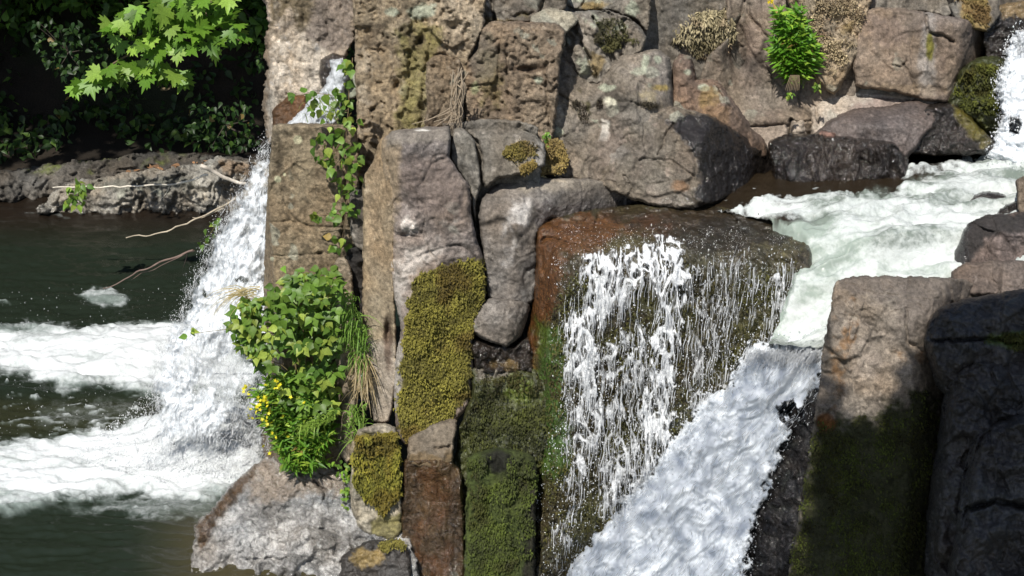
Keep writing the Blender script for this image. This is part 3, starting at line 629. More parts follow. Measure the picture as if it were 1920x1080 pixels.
rock("saddle_boulder", "big smooth brown boulder with a saddle in its top, dotted with lichen and dark moss", [(1022, 105), (1044, 92), (1062, 108), (1085, 140), (1118, 150), (1142, 122), (1165, 104), (1198, 94), (1236, 92), (1256, 110), (1262, 160), (1265, 190), (1262, 240), (1250, 300), (1180, 350), (1060, 340), (1020, 330), (1012, 250), (1024, 180)],
     [(Nv(-2, 26), (1120, 220, 13.71)), (Nv(66, 8), (1248, 140, 13.86))], k=.12, base=SAD, B=bumps(.08, 1.1, .010), er=22, ed=.3, sc_=.9,
     blobs=[(1178, 160, 46, 50, .16), (1110, 150, 30, 22, -.10), (1240, 150, 12, 46, -.05), (1060, 200, 30, 80, .04), (1225, 190, 24, 16, .07), (1190, 225, 34, 20, .06)],
     patches=[((1210, 118, 8, 14), LICH, .9, 4, 5), ((1234, 112, 7, 9), LICH, .9, 4, 4), ((1200, 132, 14, 7), LICH, .6, 6, 8), ((1137, 165, 14, 5), LICH, .8, 4, 6), ((1144, 190, 10, 9), (.48, .46, .36), .9, 5, 6), ((1015, 150, 9, 8), LICH, .9, 4, 3), ((1118, 232, 18, 6), LICH, .75, 4, 8, 12), ((1048, 215, 7, 14), (.45, .4, .32), .7, 6, 8), ((1048, 248, 8, 8), LICH, .8, 4, 4),
              ((1222, 180, 26, 16), (.30, .25, .15), .6, 8, 12, 5), ((1095, 215, 10, 18), (.05, .045, .02), .95, 4, 9, 9), ((1080, 195, 9, 8), (.05, .045, .02), .95, 4, 7, 9), ((1085, 175, 6, 8), (.06, .05, .02), .9, 4, 5, 9), ((1125, 195, 5, 9), (.06, .05, .02), .9, 4, 5, 9), ((1102, 200, 4, 7), (.05, .045, .02), .9, 4, 5),
              ((1215, 195, 22, 8), (.07, .06, .035), .8, 5, 10, 8), ((1240, 165, 10, 4), (.3, .22, .06), .8, 5, 5), ([(1130, 225), (1142, 228), (1136, 262), (1126, 262)], WHT, .6, 6, 6), ((1180, 290, 60, 30), (.24, .19, .155), .5, 20, 20)],
     cracks=[([(1262, 150), (1262, 190)], 2, .04), ([(1146, 205), (1160, 190), (1210, 200)], 2, .02)])
rock("water_worn_boulder", "large faceted boulder, dry brown on the left and glossy black on the right", [(1120, 262), (1150, 225), (1200, 205), (1262, 200), (1330, 214), (1380, 245), (1440, 268), (1462, 285), (1460, 330), (1440, 356), (1390, 362), (1345, 378), (1300, 392), (1240, 388), (1180, 372), (1115, 345)],
     [(Nv(-20, 24), (1220, 310, 13.42)), (Nv(62, 14), (1322, 310, 13.36)), (Nv(14, 60), (1270, 225, 13.62))], k=.06, base=((.168, .141, .108), (.10, .078, .066), (.25, .20, .165)), B=bumps(.045, 1.8, .012, steps=.05), er=18, ed=.2,
     cracks=[([(1262, 230), (1245, 262), (1235, 290)], 2.5, .05), ([(1200, 300), (1260, 300), (1300, 330), (1290, 355)], 2, .03), ([(1170, 330), (1185, 350), (1180, 370)], 3, .05)], blobs=[(1360, 280, 20, 14, .05), (1400, 310, 16, 20, .06), (1420, 285, 24, 10, .05)],
     patches=[([(1240, 222), (1330, 212), (1400, 244), (1470, 270), (1480, 400), (1300, 400), (1316, 330), (1300, 280)], (.016, .013, .012), .97, 16, 16), ((1275, 350, 14, 9), (.22, .12, .06), .6, 8, 8), ((1150, 285, 26, 16), (.22, .20, .18), .6, 14, 14)],
     wetp=[([(1240, 222), (1330, 212), (1400, 244), (1470, 270), (1480, 400), (1180, 400), (1240, 375), (1316, 350), (1300, 280)], 1, 16)])
o, g = rock("gravel_seam", "ochre mossy stone wedged beside the sprig in the crack", [(1012, 275), (1030, 258), (1055, 262), (1066, 300), (1056, 325), (1010, 332), (980, 328), (985, 318), (1010, 310)], [(Nv(-5, 25), (1035, 300, 13.35))], base=((.25, .18, .07), (.15, .1, .04), (.33, .26, .12)), B=bumps(.04, 3, .02), er=12, ed=.15, rough=1)
moss(o, g, [(1012, 275), (1030, 258), (1055, 262), (1066, 300), (1056, 325), (1010, 332), (980, 328)], (.30, .22, .07), (.14, .10, .04), 1200, .02)

# -- stones between the cracks beside the big column
rock("shadow_rock", "dark recessed rock seen through the crack right of the big column", [(830, 232), (1010, 240), (1010, 700), (880, 700), (850, 400)], [(Nv(0, 0), (920, 400, 13.22))], base=GRY, B=bumps(.05, 2, .02), er=10, ed=.1, thick=.5)
rock("cracked_stone", "narrow grey stone between the two cracks beside the big column", [(850, 242), (866, 238), (890, 262), (897, 300), (902, 345), (892, 380), (893, 430), (903, 470), (893, 430), (884, 385), (882, 352), (858, 318), (845, 300), (846, 270)],
     [(Nv(4, 10), (872, 310, 13.0)), (Nv(0, 70), (868, 250, 13.05))], base=GRY, B=bumps(.03, 2, .012), er=7, ed=.14, onoise=1)
o, g = rock("cap_stone", "broad grey cap stone with ochre moss, right of the double crack", [(868, 240), (900, 234), (960, 238), (1000, 250), (1022, 270), (1022, 310), (990, 325), (940, 334), (910, 352), (904, 320), (902, 285), (894, 262)],
     [(Nv(2, 14), (950, 300, 13.05)), (Nv(2, 72), (950, 252, 13.15))], k=.08, base=GRY, B=bumps(.03, 1.6, .010), er=12, ed=.16, patches=[((860, 285, 10, 6), LICH, .7), ([(1000, 270), (1022, 270), (1020, 320), (1000, 320)], (.3, .28, .26), .6), ((975, 280, 24, 16), OCH, .8, 6, 8), ((992, 314, 18, 10), OCH, .8, 6, 6)])
moss(o, g, [(948, 275), (975, 262), (1003, 268), (1000, 285), (970, 305), (950, 300)], (.20, .16, .04), (.04, .035, .015), 1500, .02)
moss(o, g, [(975, 312), (1000, 300), (1012, 308), (1000, 324), (978, 326)], (.28, .20, .05), (.12, .09, .03), 500, .02)

# -- column C behind the bush, strips
rock("tan_column", "flat tan column beside the left waterfall, speckled with two lichen spots", [(512, 234), (560, 231), (655, 233), (668, 240), (676, 350), (668, 480), (640, 560), (640, 910), (494, 910), (492, 700), (494, 540), (499, 400), (506, 300)],
     [(Nv(-4, 6), (570, 380, 13.2)), (Nv(0, 84), (570, 237.5, 13.25)), (Nv(-70, 0), (503, 380, 13.25))], k=.03, base=((.215, .165, .105), (.14, .105, .065), (.29, .235, .155)), B=bumps(.03, 1.4, .014, pits=.012), er=8, ed=.10, onoise=2, specks=1, rough=.7,
     cracks=[([(500, 415), (560, 416)], 2, .02), ([(496, 480), (620, 475)], 2, .015), ([(640, 260), (650, 350), (640, 480)], 3, .04)], patches=[((559, 262, 9, 8), (.50, .50, .33), .95, 3, 3), ((521, 336, 6, 6), (.50, .50, .33), .95, 3, 3), ((533, 327, 3, 3), (.5, .5, .33), .8, 2, 2), ((510, 485, 3, 3), (.5, .5, .35), .8, 2, 2), ((570, 300, 30, 60), (.31, .255, .17), .5, 30, 30)], blobs=[(600, 475, 5, 3, -.05)])
rock("narrow_stone", "small grey brown stone wedged below the vine", [(655, 360), (675, 354), (692, 358), (694, 400), (690, 470), (668, 466), (656, 430)], [(Nv(-4, 10), (675, 400, 13.02)), (Nv(0, 70), (675, 362, 13.05))], base=GRY, B=bumps(.02, 3, .01), er=6, ed=.1, onoise=1.5)
rock("narrow_stone", "dark cracked stone between the tan strips", [(648, 470), (668, 462), (692, 464), (690, 520), (680, 600), (668, 600), (655, 540)], [(Nv(-4, 8), (670, 520, 13.0))], base=DRK, B=bumps(.05, 3, .02, ridge=.06), er=7, ed=.14, onoise=1.5)
rock("stone_strip", "thin tan stone strip with a rounded foot beside the grass", [(630, 490), (645, 480), (658, 500), (664, 560), (672, 640), (676, 720), (664, 780), (664, 850), (652, 870), (636, 850), (628, 790), (628, 640)],
     [(Nv(-8, 6), (648, 650, 12.78)), (Nv(-70, 0), (634, 650, 12.82))], k=.04, base=((.26, .21, .15), (.14, .11, .085), (.38, .34, .28)), B=bumps(.03, 2, .014), er=9, ed=.14, onoise=3)
rock("stone_strip", "dry tan stone strip joining the left side of the big column", [(680, 340), (700, 300), (712, 262), (735, 250), (740, 400), (740, 560), (745, 700), (730, 790), (700, 790), (690, 720), (678, 640), (680, 500)],
     [(Nv(-34, 5), (712, 500, 12.83))], base=((.30, .235, .155), (.20, .15, .10), (.40, .33, .24)), B=bumps(.04, 2, .014, vert=.4, ridge=.02), er=8, ed=.14, onoise=2, streak=.2, specks=.6, patches=[([(680, 640), (745, 640), (745, 800), (690, 800)], (.33, .29, .25), .7, 20, 14), ((728, 640, 9, 50), (.08, .05, .035), .8, 8, 6)], blobs=[(728, 620, 6, 22, -.12)])

# -- the big column
big, gbig = rock("big_column", "big broad column in the middle with a flat top and thick olive moss down its front", [(716, 262), (735, 246), (790, 238), (842, 237), (846, 262), (843, 292), (856, 315), (880, 350), (884, 400), (894, 445), (905, 480), (910, 555), (893, 600), (886, 640), (888, 700), (880, 760), (852, 792), (800, 815), (765, 840), (745, 815), (738, 740), (738, 680), (752, 620), (740, 560), (724, 480), (722, 380), (712, 300)],
     [(Nv(6, 7), (800, 480, 12.68)), (Nv(4, 74), (800, 252, 12.85)), (Nv(-56, 4), (735, 420, 12.76))], k=.07, er=16, ed=.16, base=((.22, .18, .155), (.12, .10, .088), (.34, .30, .265)), B=bumps(.055, 1.5, .014, ridge=.02, steps=.03), sc_=1.4, onoise=2,
     patches=[([(712, 250), (752, 262), (748, 350), (735, 500), (735, 640), (700, 640), (700, 300)], (.27, .21, .14), .85, 16, 12), ([(720, 240), (850, 235), (850, 262), (725, 275)], (.185, .165, .14), .85, 12, 8), ([(760, 290), (840, 290), (876, 360), (868, 410), (780, 400), (750, 330)], (.15, .12, .105), .75, 20, 22),
              ([(745, 410), (800, 405), (860, 420), (880, 470), (800, 490), (770, 520), (745, 640), (730, 560)], (.46, .42, .38), .75, 24, 28, 2), ((765, 425, 14, 16), (.56, .51, .46), .8, 8, 10), ([(735, 640), (760, 640), (752, 780), (738, 780)], (.45, .42, .38), .7, 12, 12),
              ([(776, 520), (850, 494), (906, 484), (908, 560), (885, 640), (884, 740), (840, 790), (760, 835), (744, 800), (752, 690), (762, 600)], (.10, .09, .018), 1, 6, 9), ((792, 244, 14, 1.5), (.7, .68, .62), .9, 1, 0)],
     blobs=[(772, 440, 22, 10, -.05), (765, 425, 16, 12, .04), (830, 380, 30, 40, .05), (740, 600, 8, 30, -.06), (820, 600, 50, 110, .05)],
     cracks=[([(770, 350), (800, 400), (790, 440), (810, 480)], 2, .02), ([(745, 440), (790, 445)], 2, .03), ([(728, 300), (735, 480), (745, 560)], 2.5, .025)])
moss(big, gbig, [(776, 520), (850, 494), (906, 484), (908, 560), (885, 640), (884, 740), (840, 790), (760, 835), (744, 800), (752, 690), (762, 600)], (.25, .225, .040), (.09, .08, .018), 24000, .021, lift=.03, na=22)

# -- the H block and those below it
rock("gray_block", "large grey purple block with a white mineral streak, left of the rusty lip", [(903, 372), (922, 348), (955, 334), (1080, 334), (1175, 340), (1240, 372), (1235, 402), (1120, 402), (1030, 412), (1008, 440), (1004, 560), (985, 575), (940, 572), (914, 556), (906, 480), (896, 410)],
     [(Nv(-6, 8), (950, 460, 12.85)), (Nv(2, 66), (1050, 365, 13.1)), (Nv(40, 4), (1003, 470, 12.95))], k=.08, er=14, ed=.16, base=((.165, .144, .124), (.10, .085, .073), (.25, .22, .19)), B=bumps(.045, 1.5, .010, ridge=.015),
     patches=[([(962, 380), (1000, 375), (985, 440), (962, 500), (940, 490), (945, 430)], (.55, .52, .49), .8, 18, 14, 3), ([(955, 334), (1180, 340), (1170, 352), (990, 360), (960, 350)], (.24, .21, .17), .8, 12, 10), ([(1005, 380), (1240, 372), (1240, 410), (1005, 440)], (.09, .075, .07), .7, 14, 14), ([(955, 333), (1020, 332), (1060, 340), (960, 340)], (.38, .32, .24), .7, 4, 4)],
     wetp=[([(1010, 378), (1240, 372), (1240, 420), (1000, 440)], 1)])
rock("square_block", "squarish speckled grey block wedged below the grey purple block", [(903, 566), (930, 557), (990, 566), (992, 595), (978, 628), (950, 652), (915, 640), (884, 622), (884, 600)],
     [(Nv(-6, 14), (930, 610, 12.6)), (Nv(0, 66), (945, 570, 12.68)), (Nv(56, 2), (970, 605, 12.68))], k=.03, er=12, ed=.2, base=((.15, .13, .11), (.07, .06, .05), (.26, .235, .21)), wet=.45, B=bumps(.03, 2.5, .012), onoise=3, rough=.7)
rock("wet_stone", "small shiny wet stones in the seep below the square block", [(884, 632), (915, 642), (960, 650), (988, 630), (1000, 660), (998, 700), (940, 700), (890, 700)], [(Nv(0, 24), (940, 672, 12.62))], base=WET, wet=1, B=bumps(.10, 4, .04, ridge=.05), er=14, ed=.2, wetp=[((940, 670, 150, 100), 1)], patches=[((955, 682, 22, 8), (.12, .08, .03), .7)])

# -- the dark wet cliff behind the veil and veil rock itself
veil, gveil = rock("waterfall_rock", "rust stained and dark brown block that the middle waterfall pours over", [(1006, 425), (1024, 408), (1060, 400), (1110, 392), (1200, 382), (1330, 384), (1420, 396), (1480, 420), (1520, 450), (1530, 560), (1500, 700), (1500, 1120), (980, 1120), (1000, 900), (1010, 760), (990, 690), (984, 640), (1000, 560), (1004, 480)],
     [(Nv(3, 10), (1250, 560, 12.5)), (Nv(2, 80), (1250, 432, 12.95)), (Nv(-62, 8), (1045, 520, 12.56))], k=.16, er=16, ed=.2, onoise=2, base=((.05, .042, .022), (.022, .019, .012), (.10, .085, .03)), wet=.85, B=bumps(.10, 1.3, .022, ridge=.04, vert=.45), wetp=[((1250, 560, 2000, 2000), .85)],
     patches=[([(990, 410), (1140, 395), (1190, 430), (1120, 470), (1060, 480), (1048, 560), (1020, 640), (995, 720), (970, 700)], (.10, .040, .012), .8, 24, 22), ([(1110, 392), (1330, 385), (1420, 395), (1440, 430), (1260, 450), (1160, 420)], (.030, .021, .012), .92, 20, 18), ((1180, 425, 70, 22), (.07, .028, .010), .6, 16, 20, 3), ([(1270, 440), (1330, 410), (1440, 415), (1490, 440), (1460, 460), (1300, 475)], (.022, .017, .010), .9, 12, 14),
              ([(1070, 560), (1480, 480), (1460, 700), (1240, 900), (1050, 1080), (1000, 1080), (1020, 740)], (.05, .05, .014), .6, 30, 30, 2.5), ([(1005, 600), (1060, 620), (1075, 900), (1010, 900), (1010, 700)], (.045, .095, .012), .7, 20, 18)])
moss(veil, gveil, [(1060, 520), (1490, 500), (1450, 680), (1240, 900), (1050, 1090), (1010, 1090), (1010, 620)], (.085, .082, .016), (.032, .032, .010), 11000, .022, lift=.02, density=.6, na=30)
cliff, gcl = rock("wet_cliff", "dark green dripping rock face left of the middle waterfall", [(884, 690), (930, 684), (1000, 688), (1040, 700), (1075, 760), (1075, 1120), (845, 1120), (848, 880), (862, 800), (884, 740)],
     [(Nv(-6, 8), (950, 780, 12.45)), (Nv(0, 60), (950, 698, 12.55))], k=.08, er=16, ed=.25, base=GRN, wet=.6, B=bumps(.10, 2, .035, ridge=.05, vert=.6), rough=.9,
     patches=[([(890, 690), (980, 688), (960, 705), (895, 712)], (.13, .11, .09), .8, 10, 8), ([(960, 700), (1005, 715), (990, 760), (940, 740)], (.10, .13, .02), .8, 14, 12)])
moss(cliff, gcl, [(885, 712), (1000, 700), (1070, 780), (1065, 1000), (1000, 1090), (990, 860), (870, 850), (865, 800)], (.075, .085, .016), (.025, .028, .01), 8000, .022, na=34, density=.55)
rock("cap_stone", "brown tilted cap stone on the rusty column", [(768, 822), (800, 800), (842, 784), (858, 786), (852, 830), (850, 868), (810, 880), (765, 870)],
     [(Nv(-4, 20), (810, 850, 12.28)), (Nv(-10, 58), (815, 808, 12.36))], k=.04, er=10, ed=.14, base=((.17, .14, .105), (.10, .08, .055), (.24, .2, .16)), B=bumps(.03, 2, .010), patches=[([(765, 850), (852, 850), (852, 880), (765, 880)], (.13, .09, .045), .8)], cracks=[([(815, 842), (845, 838)], 2, .04)])
rock("rusty_column", "dark wet column streaked with rust orange algae at the bottom", [(758, 862), (800, 858), (850, 862), (868, 900), (872, 1120), (745, 1120), (752, 980)],
     [(Nv(-4, 6), (810, 980, 12.2))], k=.05, er=16, ed=.2, base=((.05, .032, .018), (.02, .015, .01), (.10, .06, .025)), wet=.8, B=bumps(.05, 2, .02, ridge=.06, vert=.25), streak=.2,
     patches=[([(785, 870), (840, 870), (850, 1000), (840, 1090), (775, 1090), (778, 980)], (.075, .032, .012), .6, 16, 16, 4)], wetp=[((810, 1000, 300, 300), .8)])
o, g = rock("green_column", "bright green mossy column standing at the bottom centre", [(876, 862), (895, 848), (940, 840), (995, 850), (1006, 880), (1004, 1000), (1000, 1120), (872, 1120), (874, 960)],
     [(Nv(-4, 7), (935, 970, 12.05)), (Nv(0, 62), (940, 856, 12.12))], k=.05, er=16, ed=.2, base=((.05, .065, .015), (.03, .033, .012), (.09, .12, .02)), wet=.4, B=bumps(.05, 2, .025, ridge=.05, vert=.3), streak=.3, rough=1, patches=[((935, 868, 24, 24), WET[1], .9, 14, 10), ([(985, 880), (1010, 880), (1010, 1090), (980, 1090)], WET[0], .8, 14, 10)])
moss(o, g, [(878, 862), (912, 870), (915, 900), (950, 900), (960, 865), (1002, 860), (1000, 1010), (960, 1100), (875, 1100)], (.075, .10, .014), (.028, .034, .009), 7000, .022, down=1.1, na=30, density=.6)

# -- the mossy stub and the ledge at the bottom left
rock("wet_ledge", "pale grey wet ledge sloping to the pool below the yellow flowers", [(366, 985), (400, 952), (430, 912), (470, 878), (500, 856), (560, 868), (640, 880), (700, 940), (770, 1010), (780, 1120), (366, 1120)],
     [(Nv(-10, 60), (550, 960, 12.5)), (Nv(-8, 26), (560, 1075, 12.0))], k=.2, er=12, ed=.22, onoise=5, on_f=.05, base=((.26, .25, .235), (.12, .112, .10), (.45, .44, .42)), wet=.85, B=bumps(.07, 2.2, .022, ridge=.09), sc_=1.5, rough=.8, dk=.12,
     cracks=[([(590, 905), (610, 920), (608, 935)], 3, .07), ([(655, 985), (660, 1040)], 3, .05), ([(450, 1000), (560, 985), (640, 1000)], 2, .03), ([(420, 1050), (560, 1045), (700, 1060)], 2, .03)],
     patches=[([(366, 985), (400, 945), (440, 905), (485, 868), (480, 900), (440, 935), (400, 990), (375, 1040)], (.065, .036, .014), .95, 14, 12), ([(480, 860), (640, 875), (640, 920), (520, 940), (470, 930)], (.24, .19, .145), .75, 24, 20), ((610, 905, 70, 24), (.26, .22, .18), .5, 20, 20), ([(400, 960), (760, 940), (760, 1110), (366, 1110)], (.60, .58, .55), .5, 20, 20, 5), ([(400, 960), (760, 940), (760, 1110), (366, 1110)], (.10, .09, .08), .45, 20, 20, 3.7)],  # pale mottling, its white also painted for glints on the wet rock
     wetp=[([(366, 985), (400, 940), (440, 900), (480, 870), (470, 900), (420, 940), (390, 1040), (366, 1080)], 1, 10)])
o, g = rock("mossy_stub", "short tan stub capped with yellow green moss beside the grass", [(660, 830), (672, 806), (705, 793), (742, 800), (750, 840), (752, 900), (756, 990), (740, 1015), (700, 1008), (672, 990), (658, 950), (657, 880)],
     [(Nv(-6, 8), (705, 900, 12.3)), (Nv(0, 66), (708, 806, 12.35))], k=.04, er=14, ed=.2, base=((.33, .285, .21), (.22, .18, .13), (.45, .40, .31)), B=bumps(.04, 2, .018, pits=.01), patches=[([(664, 822), (680, 808), (745, 812), (750, 930), (720, 960), (690, 940), (662, 900)], (.10, .09, .02), .95, 6, 8), ([(672, 798), (742, 796), (742, 808), (672, 812)], GRY[0], .9), ([(690, 975), (756, 960), (756, 1015), (700, 1015)], (.17, .15, .05), .8, 8, 8)])
moss(o, g, [(664, 822), (680, 812), (700, 822), (720, 808), (745, 815), (750, 930), (720, 965), (690, 945), (662, 905)], (.27, .25, .032), (.10, .10, .016), 9000, .028, lift=.05)
o, g = rock("ochre_stone", "low dark stone with ochre moss at the bottom edge", [(640, 1045), (680, 1018), (730, 1010), (765, 1020), (770, 1120), (640, 1120)], [(Nv(-6, 30), (700, 1060, 12.0))], base=DRK, wet=.55, B=bumps(.06, 3, .02), er=18, ed=.22, patches=[((690, 1045, 30, 16), OCH, .7)])
moss(o, g, [(700, 1000), (750, 995), (762, 1030), (720, 1030)], (.22, .19, .04), (.10, .09, .02), 900, .02)

# -- right side of the chute
rock("black_chute_rock", "jet black wet rock between the chute and the foreground block", [(1545, 640), (1600, 640), (1600, 1120), (1360, 1120), (1385, 1040), (1420, 950), (1450, 850), (1490, 760), (1530, 700)],
     [(Nv(-40, 20), (1480, 900, 11.75))], k=.1, er=14, ed=.2, base=((.02, .018, .017), (.01, .009, .009), (.04, .036, .034)), wet=1, B=bumps(.10, 2.2, .03, ridge=.08), wetp=[((1480, 900, 900, 900), 1)])
rock("reddish_boulder", "reddish boulder cut off by the right edge above the dark ledge", [(1905, 340), (1925, 325), (1980, 330), (1980, 420), (1910, 410)], [(Nv(-10, 15), (1930, 370, 12.8))], base=BRN, B=bumps(.04, 2, .01), er=12, ed=.15)
rock("small_wet_stone", "small dark wet stone breaking the foam at the right", [(1808, 388), (1826, 366), (1856, 358), (1884, 364), (1888, 376), (1860, 392), (1830, 400)], [(Nv(0, 50), (1850, 378, 13.35))], base=WET, wet=1, B=bumps(.03, 3, .01), er=12, ed=.2, wetp=[((1850, 380, 200, 100), 1)])
rock("black_stone", "flat black stone between the foam and the right-hand boulder", [(1868, 402), (1885, 382), (1925, 378), (1960, 390), (1960, 420), (1880, 416)], [(Nv(0, 50), (1905, 398, 12.95))], base=WET, wet=.8, B=bumps(.02, 3, .01), er=10, ed=.15)
rock("black_ledge", "dark topped boulder with a pinkish front at the right edge", [(1766, 520), (1790, 470), (1812, 420), (1850, 404), (1980, 398), (1980, 560), (1800, 540)],
     [(Nv(4, 12), (1870, 470, 12.3)), (Nv(2, 70), (1880, 425, 12.4)), (Nv(-60, 6), (1815, 470, 12.34))], k=.06, er=16, ed=.2, base=((.15, .115, .10), (.09, .07, .06), (.21, .165, .145)), B=bumps(.04, 1.8, .012), patches=[([(1800, 400), (1980, 395), (1980, 432), (1860, 438), (1830, 470), (1790, 540), (1755, 540)], (.03, .027, .026), .95, 12, 12)], wetp=[([(1760, 540), (1790, 400), (1820, 400), (1810, 540)], .8)])
rock("oval_boulder", "low rounded brown boulder in front of the pinkish boulder", [(1784, 510), (1810, 492), (1870, 486), (1980, 490), (1980, 560), (1820, 555), (1786, 535)], [(Nv(0, 46), (1860, 515, 12.1))], base=((.12, .095, .08), (.07, .055, .048), (.17, .14, .12)), B=bumps(.03, 1.4, .008), er=18, ed=.25)
o, g = rock("foreground_block", "tall foreground block with a pale top front, rusty flecks and a mossy base", [(1564, 540), (1572, 524), (1620, 517), (1700, 517), (1790, 522), (1870, 536), (1900, 560), (1800, 640), (1770, 700), (1760, 1120), (1480, 1120), (1496, 980), (1520, 840), (1532, 740), (1545, 640), (1556, 580)],
     [(Nv(-14, 10), (1620, 680, 11.4)), (Nv(0, 72), (1660, 532, 11.7)), (Nv(52, 4), (1742, 700, 11.45))], k=.1, er=12, ed=.14, base=((.205, .172, .138), (.12, .098, .08), (.31, .265, .215)), B=bumps(.06, 1.4, .015, ridge=.02), onoise=4, sc_=1.5,
     patches=[([(1560, 510), (1700, 510), (1900, 530), (1900, 570), (1750, 640), (1700, 640), (1680, 560), (1580, 550)], (.12, .10, .085), .75, 24, 20), ([(1600, 560), (1660, 580), (1700, 700), (1640, 780), (1590, 740)], (.36, .30, .25), .55, 30, 26, 2), ([(1560, 600), (1600, 560), (1610, 620), (1570, 760), (1545, 800)], (.22, .12, .05), .7, 14, 18, 5), ((1700, 670, 40, 14), (.22, .12, .05), .7, 10, 12, 6),
              ([(1530, 790), (1640, 780), (1720, 730), (1765, 740), (1765, 1100), (1470, 1100), (1500, 900)], (.035, .038, .012), .92, 26, 26), ((1548, 790, 16, 20), (.16, .06, .015), .8, 10, 8)],
     cracks=[([(1605, 560), (1590, 640), (1600, 720)], 2, .02), ([(1580, 526), (1620, 545), (1700, 560), (1760, 560)], 2, .02), ([(1700, 580), (1700, 640), (1730, 660)], 3, .04)])
moss(o, g, [(1535, 800), (1640, 790), (1720, 740), (1765, 740), (1765, 1100), (1470, 1100), (1500, 900)], (.085, .105, .014), (.035, .035, .009), 9000, .02, na=44, density=.6)  # moss and the patch under it hold some shade in their dark greens
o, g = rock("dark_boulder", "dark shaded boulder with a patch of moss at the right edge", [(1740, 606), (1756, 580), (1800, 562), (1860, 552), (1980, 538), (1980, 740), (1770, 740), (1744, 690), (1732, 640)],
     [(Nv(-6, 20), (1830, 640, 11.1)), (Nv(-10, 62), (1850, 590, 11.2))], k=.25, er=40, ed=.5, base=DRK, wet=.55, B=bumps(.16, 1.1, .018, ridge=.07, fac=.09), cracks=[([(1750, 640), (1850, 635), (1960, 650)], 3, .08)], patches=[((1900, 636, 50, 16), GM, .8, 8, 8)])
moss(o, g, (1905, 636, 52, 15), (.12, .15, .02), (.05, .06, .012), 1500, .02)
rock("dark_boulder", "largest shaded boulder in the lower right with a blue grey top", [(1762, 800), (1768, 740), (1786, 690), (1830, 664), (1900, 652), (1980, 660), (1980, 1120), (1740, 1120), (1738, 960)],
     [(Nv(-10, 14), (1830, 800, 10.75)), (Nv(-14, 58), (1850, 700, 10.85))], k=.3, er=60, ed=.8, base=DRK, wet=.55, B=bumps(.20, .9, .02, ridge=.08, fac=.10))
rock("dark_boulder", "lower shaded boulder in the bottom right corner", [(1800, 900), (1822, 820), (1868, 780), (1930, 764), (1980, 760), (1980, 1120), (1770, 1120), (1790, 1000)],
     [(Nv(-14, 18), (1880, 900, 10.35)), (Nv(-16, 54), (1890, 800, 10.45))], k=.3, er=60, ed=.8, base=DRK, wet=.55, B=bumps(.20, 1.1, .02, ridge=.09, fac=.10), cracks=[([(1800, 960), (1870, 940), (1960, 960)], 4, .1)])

# ================================================================== MOVING WATER
def waterpaint(c=(.05, .055, .04), foam=1., patches=(), extra=None):
    def f(P, X, Y, d):
        fo = np.full(len(P), float(foam)); cc = np.tile(np.array(c, float), (len(P), 1))
        for p in patches:
            mm = mask(X, Y, p[0], p[2] if len(p) > 2 else 16, p[3] if len(p) > 3 else 14); fo = fo*(1-mm)+p[1]*mm
            if len(p) > 4: cc = cc*(1-mm[:, None])+np.array(p[4])*mm[:, None]
        if extra is not None: fo = extra(fo, P, X, Y, d)
        return {"col": cc, "foam": fo}
    return f
# upper river: calm dark water at the left, foam from the cascade, then the lip of the chute
RIVM = water_material("river_water", None, fs=24, bump=.014, lo_=.2, hi_=.9, na=.95, foamcol=(.57, .605, .59))
FOAMP = [(1345, 408), (1400, 388), (1470, 376), (1560, 368), (1650, 372), (1690, 352), (1705, 322), (1760, 312), (1850, 300), (1860, 270), (1960, 260), (1960, 560), (1540, 700), (1430, 680), (1470, 600), (1500, 470), (1440, 416), (1380, 410)]
def riv_disp(P, X, Y, d):
    f = mask(X, Y, FOAMP, 16, 10); p = P*np.array([1, 1, .7])
    h = .010*fbm(p*np.array([3, 6, 2]), 3)+.004*ridged(p*14, 3)
    bl = .11*(1-np.abs(fbm(p*np.array([1.5, 3.0, 2])+3, 4, .45))*1.7) + .014*fbm(p*np.array([4, 7, 5]), 4)+.0015*np.abs(fbm(p*26, 2))
    bl = bl + .10*np.exp(-((X-1690)/70)**2-((Y-470)/22)**2) + .05*np.exp(-((X-1560)/90)**2-((Y-400)/16)**2)
    return h + f*bl
def riv_extra(fo, P, X, Y, d):
    fo = fo*mask(X, Y, FOAMP, 34, 20)
    st = fbm(P*np.array([2.2, 4.5, 3]), 4); mid = mask(X, Y, [(1440, 430), (1560, 440), (1640, 430), (1600, 500), (1560, 560), (1530, 640), (1455, 645), (1480, 520)], 30, 10)
    fo = fo*np.clip(.68+.85*fbm(P*np.array([1.3, 3.2, 3])+31, 5, .65), .15, 1.05) - mid*.34*sst(-.4, .3, st)
    fo = fo - .5*mask(X, Y, [(1700, 335), (1800, 335), (1790, 372), (1690, 365)], 14, 14)*sst(-.2, .4, st)
    return np.maximum(fo, .62*sst(.5, .7, fbm(P*np.array([8, 12, 8]), 3))*sst(330, 350, Y)*sst(400, 380, Y))
